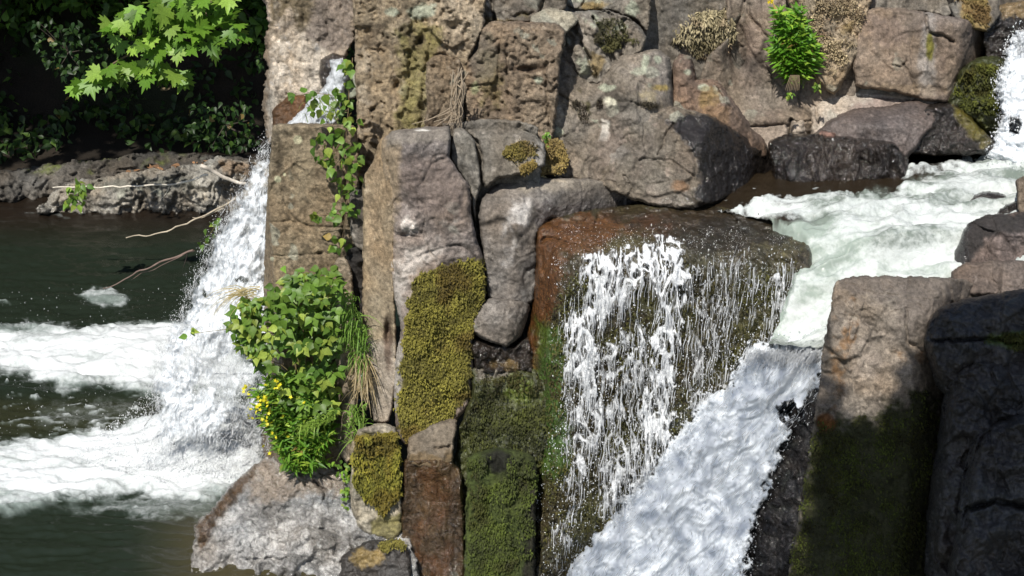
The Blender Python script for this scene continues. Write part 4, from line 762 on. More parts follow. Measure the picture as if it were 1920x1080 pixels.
o = relief("upper_river", [(1180, 372), (1300, 345), (1450, 320), (1700, 270), (1850, 250), (1990, 240), (1990, 570), (1600, 620), (1560, 668), (1440, 664), (1462, 600), (1492, 500), (1440, 420), (1340, 402), (1230, 398)],
     [((0, 0, 1.), (1500, 400, float(atz(np.float64(1500), np.float64(400), 2.74)[1]))), (Nv(-20, 52), (1500, 470, 12.75))], mat=RIVM, k=.25, ed=.0, onoise=4, on_f=.05, thick=.25, step=2,
     disp=riv_disp, dispdir=(0, -.3, .95), paint=waterpaint((.020, .014, .008), 1., [([(1500, 380), (1700, 360), (1850, 300), (1980, 300), (1980, 540), (1480, 540)], 1., 30, 20, (.15, .18, .155)), ([(1440, 430), (1640, 430), (1600, 640), (1430, 660)], 1., 20, 10, (.27, .32, .28)), ([(1640, 500), (1780, 490), (1780, 530), (1640, 530)], .55, 10, 10, (.28, .33, .29)), ([(1420, 640), (1560, 650), (1560, 700), (1420, 700)], .6, 16, 10, (.12, .14, .12))], riv_extra))
tag(o, kind="structure")

FALLM = water_material("falling_water", None, fs=26, bump=.05, stretch=(1, 1, .6), lo_=.15, hi_=.8, na=.9, foamcol=(.86, .90, .94), rough=.04)
FALLA = water_material("torn_falling_water", None, fs=26, bump=.024, stretch=(1, 1, .6), lo_=.12, hi_=.66, na=.75, foamcol=(.85, .895, .945), rough=.05, alpha=True)
VEILM = water_material("veil_water", None, fs=34, bump=.03, stretch=(1.1, 1.1, .38), alpha=True, lo_=.30, hi_=.86, na=.85, foamcol=(.86, .88, .90), rough=.06)
def falld(amp=.08, f=2.4, st=.5, fine=.02):
    def g(P, X, Y, d):
        s = np.array([1, 1, st]); wv = P + .15*np.stack([fbm(P*1.5+3, 3), fbm(P*1.5+13, 3), fbm(P*1.5+23, 3)], -1)
        return amp*fbm(wv*f*s, 4, .55)+amp*.5*(ridged(wv*f*1.8*s+5, 3)-.4)+fine*fbm(wv*15*s, 3, .6)
    return g
def flowd(P, X, Y, d):                            # ropes and folds that run down the chute
    al = -.62*P[..., 0]-.78*P[..., 2]; ac = .78*P[..., 0]-.62*P[..., 2]
    Q = np.stack([ac*1.0, al*.34, P[..., 1]*.6], -1); Q = Q+.12*np.stack([fbm(P*1.8+3, 3), fbm(P*1.8+13, 3), fbm(P*1.8+23, 3)], -1)
    return .13*fbm(Q*2.6, 4, .55)+.07*(ridged(Q*6+5, 4)-.4)+.03*fbm(Q*14, 3, .6)+.006*fbm(P*30, 2)
# main chute
CH_OUT = [(1228, 858), (1262, 812), (1300, 770), (1318, 740), (1345, 735), (1372, 704), (1384, 684), (1400, 652), (1440, 634), (1500, 624), (1558, 620), (1558, 700), (1534, 760), (1490, 800), (1462, 860), (1440, 930), (1412, 1000), (1384, 1120), (990, 1120), (1040, 1062), (1100, 1010), (1150, 960), (1190, 910)]
ch_pl = [(Nv(-30, 20), (1350, 860, 11.9)), (Nv(-10, 60), (1480, 680, 11.86))]
o, gch = relief("chute_waterfall", CH_OUT, ch_pl, mat=FALLA, k=.3, er=16, ed=.12, onoise=24, on_f=.06, thick=.2, step=2, disp=flowd, dispdir=None, seed=71, ret=True,
     paint=waterpaint((.06, .07, .06), .95, [([(1400, 655), (1560, 648), (1560, 674), (1430, 690)], .45, 18, 20, (.05, .055, .045)), ([(1470, 780), (1520, 740), (1540, 700), (1545, 760), (1500, 820)], .28, 14, 16, (.02, .02, .02)), ((1480, 770, 24, 18), .05, 10, 14, (.015, .015, .015))], lambda fo, P, X, Y, d: fo*(.25+.75*sst(-2, 16, d+6*fbm(np.stack([X*.06, Y*.06, X*0], -1), 3)))))
tag(o, "broad blue white main chute pouring to the lower left in shade", "waterfall", kind="structure")
# left fall
LF_OUT = [(508, 262), (490, 276), (478, 296), (466, 322), (452, 352), (432, 380), (404, 420), (384, 460), (374, 500), (352, 540), (334, 580), (312, 618), (300, 650), (288, 680), (282, 720), (290, 765), (270, 800), (250, 830), (260, 860), (340, 890), (440, 880), (500, 850), (520, 700), (520, 400)]
o, glf = relief("left_waterfall", LF_OUT, [(Nv(-14, 6), (430, 600, 13.75))], mat=FALLA, k=.1, er=10, ed=.08, onoise=15, on_f=.06, thick=.25, step=2, disp=falld(.10, 3, .6, .03), seed=76, ret=True,
     paint=waterpaint((.46, .48, .49), .92, [([(370, 660), (500, 650), (500, 830), (420, 800), (380, 730)], .42, 40, 30, (.22, .24, .24)), ((458, 525, 10, 7), .25, 10, 14), ((352, 575, 8, 8), 0., 6, 5), ((384, 552, 6, 10), .1, 6, 5)], lambda fo, P, X, Y, d: fo*np.clip(.85+.9*fbm(np.stack([(X*.82+Y*.5)*.035, (Y*.86-X*.5)*.011, X*0], -1), 5, .62), .1, 1.2)*(.1+.9*sst(-4, 34, d+8*fbm(np.stack([X*.06, Y*.06, X*0], -1), 3)))*(1-.75*sst(790, 880, Y+X*.08))))
tag(o, "tall spraying white fall plunging into the pool at the left", "waterfall", kind="structure")
# small cascade behind the tan column
o = relief("small_cascade", [(640, 108), (655, 130), (650, 160), (640, 190), (630, 235), (532, 240), (552, 218), (580, 190), (604, 165), (618, 135), (620, 112)], [(Nv(-20, 20), (600, 190, 13.55))], mat=FALLM, er=10, ed=.12, onoise=5, on_f=.08, thick=.12, disp=falld(.07, 5, .7, .03), paint=waterpaint((.16, .17, .18), .5), seed=73)
tag(o, "small cascade slipping behind the vine and the tan column", "waterfall", kind="structure")
# upper right cascade
o, gur = relief("upper_cascade", [(1905, 60), (1890, 90), (1880, 120), (1868, 150), (1872, 190), (1880, 225), (1862, 262), (1850, 300), (1990, 330), (1990, 60)], [(Nv(-10, 16), (1900, 190, 14.35))], mat=FALLA, er=16, ed=.2, onoise=10, on_f=.08, thick=.2, disp=falld(.09, 3, .6, .03), seed=74, ret=True,
     paint=waterpaint((.05, .05, .05), .85, [((1905, 235, 14, 22), .2, 10, 10), ([(1900, 60), (1990, 50), (1990, 110), (1900, 110)], .45, 14, 10)]))
tag(o, "white cascade dropping along the upper right edge", "waterfall", kind="structure")
# veil over the waterfall rock: clear film broken into white threads
VE = [([(1095, 478), (1140, 468), (1200, 455), (1240, 450), (1285, 470), (1290, 520), (1230, 530), (1120, 540), (1080, 530)], .72), ([(1090, 520), (1180, 500), (1220, 520), (1160, 570), (1120, 620), (1130, 680), (1090, 720), (1055, 690), (1060, 620), (1085, 570)], .74),
      ([(1230, 440), (1282, 450), (1290, 560), (1270, 700), (1250, 860), (1200, 900), (1210, 740), (1230, 600)], .66), ([(1060, 690), (1130, 640), (1140, 780), (1100, 900), (1090, 1000), (1020, 1080), (1040, 900), (1060, 800)], .47), ([(1130, 640), (1220, 600), (1210, 900), (1120, 980), (1130, 800)], .48),
      ([(1290, 500), (1400, 470), (1380, 700), (1290, 800), (1280, 700)], .36), ([(1400, 490), (1490, 480), (1475, 640), (1430, 680), (1400, 600)], .33), ([(1040, 520), (1090, 500), (1080, 600), (1050, 640)], .38), ([(1140, 560), (1230, 540), (1210, 600), (1150, 620)], .22), ([(1445, 500), (1480, 490), (1470, 640), (1446, 650)], .5), ([(1340, 560), (1370, 560), (1362, 740), (1340, 740)], .45)]
def veil_density(X, Y):
    f = np.zeros(np.shape(X))
    for poly, v in VE: f = np.maximum(f, v*mask(X, Y, poly, 22, 16))
    return f
def lace(X, Y):                                  # water torn into a net of threads that falls and stretches
    wx = 16*fbm(np.stack([X*.02, Y*.008, X*0+1], -1), 3); wy = 26*fbm(np.stack([X*.02, Y*.008, X*0+4], -1), 3)
    a = perlin(np.stack([(X+wx)*.055, (Y+wy)*.017, X*0+2], -1)); b = perlin(np.stack([(X+wx)*.11, (Y+wy)*.04, X*0+7], -1))
    return np.clip(np.exp(-(a/.13)**2)+.75*np.exp(-(b/.16)**2), 0, 1.1)
def veil_extra(fo, P, X, Y, d):
    s = fbm(np.stack([X*.05, Y*.012, X*0], -1), 4, .6)
    return np.clip(veil_density(X, Y)*(.42+1.05*lace(X, Y)+.6*s), 0, 1.05) - .1*sst(10, 0, d)
o, gvw = relief("middle_waterfall", [(1030, 490), (1060, 462), (1130, 440), (1240, 425), (1300, 452), (1420, 452), (1495, 470), (1500, 600), (1460, 690), (1330, 800), (1240, 900), (1150, 990), (1060, 1100), (1000, 1100), (1030, 900), (1050, 760), (1030, 600)],
     [(Nv(3, 9), (1250, 560, 12.36)), (Nv(2, 76), (1250, 452, 12.66)), (Nv(-50, 8), (1060, 560, 12.42))], mat=VEILM, k=.22, er=10, ed=.05, onoise=4, thick=0, step=2, disp=falld(.06, 2.6, .5, .025), seed=75, ret=True,
     paint=waterpaint((.1, .1, .1), 1., (), veil_extra))
tag(o, "lacy white veil of water over the brown block in the middle", "waterfall", kind="structure")
def add_strands(name, g, dens, n, lmin, lmax, r0, r1, drift, off=.03, label=None, curl=.015):
    P, X, Y, d = g; w_ = np.clip(dens(X, Y), 0, None)**1.5; i = rng.choice(len(P), n, p=w_/w_.sum())
    p = P[i] - ray(X[i], Y[i])*(rng.random(n)*off)[:, None] + jit(n, .008)
    V, F, A = strands(p, np.array(drift)[None]+jit(n, .06)*np.array([1, .6, 0]), lmin+(lmax-lmin)*rng.random(n)**2, r0+(r1-r0)*rng.random(n)**3, 6, curl)
    o = mk(name, V, F, SPRAY); tag(o, label, "spray", kind="stuff"); return o
add_strands("water_threads", gvw, lambda X, Y: np.maximum(veil_density(X, Y)*(.05+lace(X, Y)), .02), 3400, .02, .22, .0012, .006, (-.05, -.05, 0), label="thin white threads of the middle waterfall")
add_strands("chute_spray", gch, lambda X, Y: np.where(Y > 650, 1., .1), 2000, .015, .09, .0015, .005, (-.6, -.15, 0), .05, label="bright threads on the main chute", curl=.04)
def add_drops(name, pos, s0, s1, label, stretch=1.5):
    n = len(pos); V, F, A = drops(pos, s0+(s1-s0)*rng.random(n)**3, stretch); o = mk(name, V, F, SPRAY, smooth=True); tag(o, label, "spray", kind="stuff"); return o
def edge_drops(g, n, spread, off, wf=None):
    P, X, Y, d = g; w_ = np.exp(-d/10.) if wf is None else wf(X, Y, d); i = rng.choice(len(P), n, p=w_/w_.sum())
    return P[i] + jit(n)*np.array(spread) - ray(X[i], Y[i])*(rng.random(n)*off)[:, None]
vd = edge_drops(gvw, 9000, (.03, .03, .05), .12, lambda X, Y, d: .08+veil_density(X, Y)*lace(X, Y)+.12*(Y > 640))
add_drops("flying_drops", vd[:6500], .0016, .0065, "loose drops flying off the middle waterfall")
ld_ = np.concatenate([edge_drops(glf, 5000, (.03, .04, .05), .12), edge_drops(glf, 6000, (.02, .02, .03), .10, lambda X, Y, d: .2+(Y > 600)*1.)])
add_drops("plunge_spray", ld_, 0.0015, .005, "spray bursting from the left fall")
add_strands("plunge_threads", glf, lambda X, Y: X*0+1., 5200, .015, .09, .0012, .0042, (-.35, -.1, 0), .06, label="streaks of water in the left fall", curl=.05)
q = pick([(200, 800), (290, 720), (430, 700), (500, 800), (480, 900), (330, 910), (200, 880), (120, 860)], 7000)
pz = atz(q[:, 0], q[:, 1], .05); pz = pz - ray(q[:, 0], q[:, 1])*(rng.random(len(q))*.3)[:, None]
add_drops("pool_spray", pz, .002, .007, "fine spray above the foam where the left fall lands")
q = pick([(0, 540), (330, 540), (300, 640), (290, 800), (100, 850), (0, 840)], 420); add_drops("pool_spray", atz(q[:, 0], q[:, 1], .06), .002, .006, "sparkling flecks on the dark pool surface")
add_drops("chute_drops", np.concatenate([edge_drops(gch, 2200, (.04, .04, .04), .1), edge_drops(gur, 3000, (.03, .03, .03), .1)]), .0025, .008, "drops along the edges of the chute and the upper cascade")
add_strands("lip_spray", gch, lambda X, Y: np.exp(-((Y-664)/12.)**2)*(X > 1400), 1500, .01, .07, .0015, .005, (-.4, -.4, 0), .10, label="foam threads where the upper river breaks over the lip", curl=.04)
gv = edge_drops(gveil, 2600, (.01, .01, .01), .02, lambda X, Y, d: (((Y > 425) & (Y < 560) & (X > 1040) & (X < 1500))*1.)*(.2+sst(0, .4, fbm(np.stack([X*.02, Y*.03, X*0], -1), 3))))  # white beads scattered to give the wet lip its glints
add_drops("flying_drops", gv, .0012, .0035, "tiny white water beads added as glints on the brown lip of the middle waterfall")
# crests of spray thrown up at the edge of the chute
q = pick([(1000, 960), (1060, 700), (1130, 690), (1120, 900), (1060, 1080), (1010, 1080)], 900); add_drops("flying_drops", at(q[:, 0], q[:, 1], 12.2+.1*rng.random(len(q))), .0018, .0075, "big drops at the left fringe of the veil")

# ================================================================== PLANTS
def leafset(parent, name, T, TF, pos, size, cols, nb=(0, -.75, .65), tipb=(0, -.25, -.6), js=.35, jt=.6, mat=LEAF):
    n = len(pos); V, F, A = instance(T, TF, pos, np.array(nb)+jit(n, js), np.array(tipb)+jit(n, jt), size, cols)
    return mk(name, V, F, mat, parent, A)
def stems(parent, name, lines, r0=.004, r1=.002, c=(.12, .10, .04)):
    ps = []
    for l in lines:
        V, F = tube(l, r0, r1, 5, .01); ps.append((V, F, np.array(c)))
    V, F, A = merge(ps); return mk(name, V, F, TWIG, parent, A)
def surf_y(px, py, g):                                 # depth of a rock face near a picture point
    P, X, Y, d = g; i = np.argmin((X-px)**2+(Y-py)**2); return P[i, 1]

# bramble: three-part leaves on arching canes in front of the tan column
BR = [(498, 545), (540, 518), (600, 512), (636, 520), (636, 620), (632, 760), (600, 800), (540, 760), (500, 700), (470, 660), (440, 640), (430, 610), (455, 570)]
root = empty("bramble_bush", at(np.float64(580), np.float64(860), 12.95)); tag(root, "leafy bramble bush spilling left over the waterfall from the tan column", "bush")
q = np.concatenate([pick(BR, 330), pick([(425, 600), (470, 560), (500, 560), (500, 680), (470, 650)], 16), pick([(545, 505), (625, 500), (620, 520), (550, 525)], 8)])
Yd = 13.02-.55*rng.random(len(q))**1.3; Yd = np.where(q[:, 0] < 500, 12.9-.2*rng.random(len(q)), Yd)
cpos = at(q[:, 0], q[:, 1], Yd); n = len(cpos)
pos, tip = [], []
for s_, a in ((0, 0), (1, 1.1), (1, -1.1)):
    base = unit(np.array([0, -.35, -.5])+jit(n, .0)+np.stack([np.interp(q[:, 0], [430, 640], [-.7, .35]), q[:, 0]*0, q[:, 0]*0], 1)+jit(n, .25)) if s_ == 0 and a == 0 else base
    side = unit(np.cross(base, np.array([0, -.7, .7]))); t_ = unit(base*math.cos(a)+side*math.sin(a)); pos.append(cpos+t_*.01); tip.append(t_)
pos = np.concatenate(pos); tip = np.concatenate(tip); sz = np.tile(.042+.048*rng.random(n), 3)
nr = np.tile(np.array([0, -.62, .75])+jit(n, .42), (3, 1))+jit(3*n, .15)
V, F, A = instance(OV*np.array([1.25, 1, 1]), OVF, pos, nr, tip, sz, np.tile(leafcol(n), (3, 1))); mk("leaves", V, F, LEAF, root, A)
rp = np.array(root.location)
cn = [[rp+(0, 0, .0), at(np.float64(x0), np.float64(y0), 12.85), at(np.float64(x1), np.float64(y1), 12.8)] for x0, y0, x1, y1 in [(560, 640, 420, 600), (540, 600, 350, 628), (570, 560, 430, 560), (590, 620, 560, 515), (610, 600, 620, 510), (560, 700, 450, 650), (540, 580, 445, 555)]]
stems(root, "canes", cn, .006, .002, (.15, .12, .05))
q = np.array([(358, 618), (352, 630), (364, 630), (440, 590), (428, 612), (440, 625), (450, 640), (435, 600), (455, 555), (530, 500), (572, 508)]); leafset(root, "leaves", OV, OVF, at(q[:, 0]*1., q[:, 1]*1., np.full(len(q), 12.75)), .075, leafcol(len(q), (.2, .36, .05)))

# lower leafy plant with yellow flowers
root = empty("flowering_plant", at(np.float64(570), np.float64(885), 12.8)); tag(root, "bushy plant with yellow flowers at the foot of the tan column", "plant")
def spray_plant(root, base, tips, wh, lsz, T=LN, lift=0, cols=None, spacing=.03):
    pl_, tp_, ln_ = [], [], []
    for tpt in tips:
        b = base + jit(1, .05)[0]*np.array([1, .5, .3]); midp = (b+tpt)/2+np.array([0, -.04, .05])
        u = np.arange(0.25, 1.001, spacing/max(np.linalg.norm(tpt-b), .05))[:, None]
        c = (1-u)**2*b+2*u*(1-u)*midp+u*u*tpt
        ln_.append([b, midp*.5+(b+tpt)*.25, tpt])
        ax = unit(tpt-b)
        for j, cpt in enumerate(c):
            for s_ in range(wh):
                an = s_*2*np.pi/wh+j*1.2+rng.random()*.5; e1 = unit(np.cross(ax, [0.3, .9, .2])); e2 = np.cross(ax, e1)
                pl_.append(cpt); tp_.append(e1*math.cos(an)+e2*math.sin(an)+ax*.5)
    pl_, tp_ = np.array(pl_), np.array(tp_); n = len(pl_)
    V, F, A = instance(T, OVF, pl_, np.array([0, -.55, .8])+jit(n, .3), tp_+jit(n, .15), lsz*(.6+.7*rng.random(n)), leafcol(n) if cols is None else cols(n))
    mk("leaves", V, F, LEAF, root, A); stems(root, "stems", ln_, .003, .0015, (.10, .16, .03))
q = pick([(480, 720), (520, 690), (600, 700), (634, 720), (636, 860), (600, 880), (540, 885), (510, 850), (490, 800), (470, 750)], 110)
spray_plant(root, np.array(root.location), at(q[:, 0], q[:, 1], 12.9-.35*rng.random(len(q))), 3, .06, cols=lambda n: leafcol(n, (.15, .30, .03), (.08, .20, .02), (.28, .40, .05)))
q = np.concatenate([pick([(455, 725), (470, 715), (470, 740), (458, 745)], 10), pick([(480, 745), (500, 740), (512, 800), (500, 805), (475, 775)], 34), pick([(512, 712), (530, 718), (525, 735), (508, 725)], 9), pick([(460, 765), (475, 762), (476, 785), (462, 785)], 8),
    np.array([(540, 818), (510, 812), (518, 820), (493, 836), (545, 745), (497, 722), (570, 755), (505, 850), (530, 780), (488, 800)])])
fpos = at(q[:, 0]*1., q[:, 1]*1., 12.42+.1*rng.random(len(q)))
FL = np.array([[0, 0, 0]]+[[math.cos(a)*(1 if i % 2 else .45), math.sin(a)*(1 if i % 2 else .45), .15] for i, a in enumerate(np.arange(10)*math.pi/5)]); FLF = [np.array([[0, 1+i, 1+(i+1) % 10] for i in range(10)])]
for fp in fpos:
    V, F, A = instance(FL, FLF, fp[None], np.array([0, -.7, .6])+jit(1, .4), jit(1)+.01, .019, np.array([.82, .74, .04])*(.8+.4*rng.random((1, 1)))); mk("flower", V, F, LEAF, root, A)

# trailing creeper at the column foot
root = empty("leafy_creeper", at(np.float64(645), np.float64(950), 12.5)); tag(root, "small bright green creeper hanging beside the mossy stub", "plant")
q = pick([(615, 865), (650, 860), (662, 880), (656, 960), (642, 955), (640, 900)], 60); leafset(root, "leaves", OV, OVF, at(q[:, 0], q[:, 1], 12.5+.1*rng.random(60)), .04, leafcol(60, (.2, .36, .04)))
stems(root, "stems", [at(np.array([640., 645, 650]), np.array([870., 910, 950]), np.full(3, 12.6))])

# vine down the joint
root = empty("climbing_vine", at(np.float64(660), np.float64(150), 13.3)); tag(root, "leafy vine hanging down the joint between tan column and gravelly wall", "vine")
vl = [([(600, 170), (640, 160), (668, 170), (670, 240), (630, 250), (590, 240), (570, 210)], 26), ([(640, 95), (668, 110), (668, 170), (645, 150)], 10), ([(590, 250), (625, 240), (680, 270), (682, 330), (640, 350), (605, 310), (580, 285)], 46), ([(625, 335), (670, 335), (665, 370), (630, 365)], 9),
      ([(620, 375), (675, 375), (668, 400), (630, 400)], 9), ([(575, 395), (650, 392), (645, 412), (590, 410)], 7), ([(610, 440), (665, 440), (655, 470), (625, 465)], 8), ([(545, 170), (595, 168), (600, 195), (550, 190)], 6)]
q = np.concatenate([pick(a, int(b*1.5)) for a, b in vl]); n = len(q)
leafset(root, "leaves", OV*np.array([1.35, 1, 1]), OVF, at(q[:, 0], q[:, 1], 13.04-.16*rng.random(n)), .038+.04*rng.random(n), leafcol(n), tipb=(-.25, -.3, -.7), jt=.5, js=.5)
stems(root, "stems", [at(np.array(a)*1., np.array(b)*1., np.full(len(a), 13.02)) for a, b in [((660, 655, 648, 655, 640), (100, 180, 260, 340, 470)), ((655, 620, 585), (200, 240, 290)), ((650, 600, 550), (180, 175, 178)), ((655, 620, 580), (400, 402, 405))]], .004, .002, (.2, .14, .08))

# the bright plant on the scooped wall
root = empty("leafy_plant", at(np.float64(1490), np.float64(158), 14.66)); tag(root, "bright green narrow-leaved plant growing on the scooped brown wall", "plant")
q = np.concatenate([pick([(1432, 80), (1450, 65), (1470, 40), (1500, 35), (1530, 60), (1538, 100), (1530, 120), (1505, 148), (1470, 140), (1450, 118)], 75), pick([(1445, 5), (1475, 15), (1480, 45), (1460, 40)], 8), pick([(1490, 10), (1505, 12), (1502, 40), (1490, 40)], 5)])
spray_plant(root, np.array(root.location), at(q[:, 0], q[:, 1], 14.70-.2*rng.random(len(q))), 3, .08, spacing=.045, cols=lambda n: leafcol(n, (.17, .36, .03), (.09, .24, .02), (.30, .46, .05)))
q = pick([(1438, -6), (1450, -6), (1450, 4), (1440, 4)], 5); 
for a in q: V, F, A = instance(FL, FLF, at(a[0], a[1], 14.35)[None], np.array([[0, -.7, .6]]), jit(1), .022, np.array([[.8, .62, .03]])); mk("flower", V, F, LEAF, root, A)
for (x, y, lb) in [(1481, 179, "tiny green rosette in the crack under the narrow-leaved plant"), (1532, 160, "tiny yellow green rosette right of the narrow-leaved plant's roots"), (1024, 258, "small green sprig at the ochre stone in the crack")]:
    yy = 14.4 if x > 1200 else 13.2
    root = empty("seedling", at(np.float64(x), np.float64(y+6), yy)); tag(root, lb, "plant"); m_ = 16
    ps = at(np.full(m_, float(x))+rng.normal(size=m_)*3, np.full(m_, float(y))+rng.normal(size=m_)*(3 if x > 1200 else 9), np.full(m_, yy-.05)); leafset(root, "leaves", OV, OVF, ps, .035, leafcol(m_, (.2, .36, .04)))
    stems(root, "stem", [[np.array(root.location), ps.mean(0), ps.mean(0)+(0, -.01, .05)]], .003, .002)

# grass tufts
def grass(root, name, bx, n, L, c0, c1, tipb, Y0, wdt=.0045):
    q = pick(bx, n); p = at(q[:, 0], q[:, 1], Y0+.05*rng.random(n)); u = np.linspace(0, 1, 6)
    dirn = np.array(tipb)+jit(n, .35); ln = L*(.5+.8*rng.random(n)); side = unit(np.cross(dirn, [0, -1., .2]))
    c = p[:, None]+unit(dirn)[:, None]*(u*1.)[None, :, None]*ln[:, None, None]+np.array([0, -.25, -1.])*(u**2.2)[None, :, None]*ln[:, None, None]*.7
    wd = (wdt*(1-u**2)+.0004)[None, :, None]; V = np.stack([c-side[:, None]*wd, c+side[:, None]*wd], 2).reshape(-1, 3)
    i = (np.arange(n)*12)[:, None]+(np.arange(5)*2)[None]; F = np.stack([i, i+1, i+3, i+2], -1).reshape(-1, 4)
    u_ = rng.random((n, 1)); cc = np.repeat(np.array(c0)*(1-u_)+np.array(c1)*u_, 12, 0); return mk(name, V, [F], LEAF, root, {"col": cc})
root = empty("grass_tuft", at(np.float64(672), np.float64(740), 12.8)); tag(root, "long drooping green grass tuft with dry straw between the column and the stone strip", "grass tuft")
grass(root, "green_blades", [(640, 545), (665, 560), (692, 640), (690, 690), (660, 680), (640, 620)], 330, .18, (.14, .28, .04), (.24, .38, .08), (-.1, -.3, .6), 12.68)
grass(root, "dry_blades", [(665, 660), (692, 665), (695, 720), (672, 735)], 120, .16, (.35, .27, .14), (.48, .38, .22), (0, -.3, -.1), 12.66)
root = empty("grass_tuft", at(np.float64(672), np.float64(830), 12.6)); tag(root, "short bright grass tuft above the mossy stub", "grass tuft")
grass(root, "green_blades", [(655, 760), (690, 765), (685, 800), (660, 850), (650, 820)], 130, .13, (.18, .32, .05), (.26, .4, .08), (-.1, -.3, .7), 12.5)
root = empty("grass_tuft", at(np.float64(600), np.float64(232), 13.5)); tag(root, "few tall grass blades beside the small cascade", "grass tuft")
grass(root, "green_blades", [(572, 200), (640, 200), (640, 232), (575, 232)], 26, .34, (.16, .26, .05), (.3, .36, .12), (-.15, 0, 1.), 13.3, .003)
root = empty("dry_grass", at(np.float64(480), np.float64(540), 12.9)); tag(root, "straw coloured dry stalks sticking out over the left fall", "grass tuft")
grass(root, "dry_blades", [(450, 545), (490, 535), (490, 560), (455, 560)], 40, .32, (.5, .42, .2), (.6, .5, .28), (-1., -.2, .45), 12.85, .003)
root = empty("fern", at(np.float64(640), np.float64(800), 12.6)); tag(root, "feathery yellow green fern frond lying over the flowering plant", "fern")
grass(root, "frond", [(560, 800), (630, 765), (632, 785), (570, 812)], 170, .07, (.22, .36, .05), (.3, .42, .08), (-.6, -.3, .4), 12.42, .004)
# roots
root = empty("hanging_roots", at(np.float64(860), np.float64(160), 13.45)); tag(root, "bundle of pale dead roots in the joint above the big column", "roots")
ls = []
for k in range(26):
    x = 862+rng.normal()*3; ls.append(at(np.array([x, x+rng.normal()*3, x-abs(rng.normal())*6, x-8-abs(rng.normal())*34*(k % 2)]), np.array([120+rng.random()*30, 170., 208, 228+rng.random()*12]), np.full(4, 13.2-.05*rng.random())))
for l in ls: l += .03*rng.normal(size=l.shape)*np.array([1, .3, .6])
stems(root, "root_strands", ls, .005, .002, (.36, .29, .21))
root = empty("plant_roots", at(np.float64(1490), np.float64(150), 14.66)); tag(root, "dry stalks and roots hanging under the narrow-leaved plant", "roots")
stems(root, "root_strands", [at(np.array([1490+k, 1488+k*1.3, 1486+k*1.5]), np.array([140., 156, 168+rng.random()*6]), np.full(3, 14.5)) for k in range(-8, 9, 2)], .004, .002, (.25, .19, .12))
# shaggy dry moss on the cliff block
cbo = [o for o in sc.objects if o.get("label") == "dry brown cliff block behind the shaggy dry moss"][0]
moss(cbo, g_cb, [(1250, 20), (1310, 0), (1370, 5), (1380, 50), (1365, 90), (1330, 110), (1300, 100), (1262, 70)], (.42, .36, .22), (.12, .10, .05), 7000, .045, lift=.1, down=.9, pxw=1.5)
moss(cbo, g_cb, [(1225, 55), (1265, 60), (1290, 90), (1330, 105), (1290, 110), (1240, 80)], (.10, .085, .05), (.03, .025, .02), 2200, .04, lift=.06, pxw=1.4)
cgo = [o for o in sc.objects if o.get("label", "").startswith("rough gravelly tan wall")][0]
moss(cgo, ROCKS[cgo["label"]], [(1500, 0), (1620, -10), (1610, 60), (1580, 120), (1540, 130), (1520, 70)], (.48, .39, .24), (.20, .15, .09), 3500, .02, lift=.03, down=.3, na=30, density=.6, pxw=2)
lro = [o for o in sc.objects if o.get("label", "").startswith("jagged rock streaked")][0]
moss(lro, ROCKS[lro["label"]], (1150, 62, 36, 30), (.09, .085, .03), (.03, .03, .012), 1800, .02, na=20)
sbo = [o for o in sc.objects if o.get("label", "").startswith("big smooth brown boulder")][0]
for e in ((1095, 213, 10, 17), (1080, 196, 8, 8), (1125, 194, 4, 8), (1215, 196, 18, 6)): moss(sbo, ROCKS[sbo["label"]], e, (.07, .06, .03), (.025, .02, .012), 220, .014, na=3)

# ------------------------------------------------------------------ dead branches over the pool
def branch(lines, label, r0, r1, c, Y):
    p0 = lines[0]; root = empty("dead_branch", at(np.float64(p0[0][0]), np.float64(p0[0][1]), Y)); tag(root, label, "branch")
    for k, l in enumerate(lines):
        l = np.array(l, float); V, F = tube(at(l[:, 0], l[:, 1], Y+np.linspace(0, .15, len(l))), r0*(1 if k == 0 else .5), r1*(1 if k == 0 else .6), 7, .03)
        mk("limb" if k == 0 else "twig", V, [F], TWIG, root, {"col": np.clip(np.tile(c, (len(V), 1))*(1+.5*fbm(V*9, 3))[:, None], .01, 1)})
branch([[(372, 308), (400, 322), (430, 338), (466, 344)]], "short thick pale dead branch pointing at the top of the left fall", .026, .018, (.62, .56, .48), 17.5)
branch([[(400, 328), (330, 344), (240, 350), (160, 352), (90, 350)], [(320, 345), (312, 360), (300, 376)]], "long thin pale branch lying across the far bank slab", .013, .006, (.62, .57, .48), 18.2)
branch([[(450, 368), (400, 396), (340, 425), (285, 440), (235, 445)], [(420, 390), (390, 402), (360, 412)]], "thin straight branch above the dark water", .010, .005, (.42, .36, .27), 15.5)
branch([[(370, 470), (330, 482), (296, 490), (270, 508), (225, 530), (190, 540)], [(345, 478), (300, 498), (240, 530)], [(350, 477), (345, 500)]], "crooked dark forked branch low over the pool", .011, .004, (.17, .12, .10), 14.6)
root = empty("leafy_shoot", at(np.float64(150), np.float64(345), 18.1)); tag(root, "little leafy shoot hanging from the long thin branch", "shoot")
q = pick([(122, 350), (150, 338), (165, 345), (155, 385), (128, 402), (122, 380)], 26); leafset(root, "leaves", OV, OVF, at(q[:, 0], q[:, 1], np.full(26, 18.)), .09, leafcol(26, (.2, .32, .04))); stems(root, "stem", [at(np.array([152., 145, 130]), np.array([340., 365, 400]), np.full(3, 18.05))])
root = empty("leafy_shoot", at(np.float64(395), np.float64(440), 14.4)); tag(root, "few leaves poking out behind the left fall", "shoot")
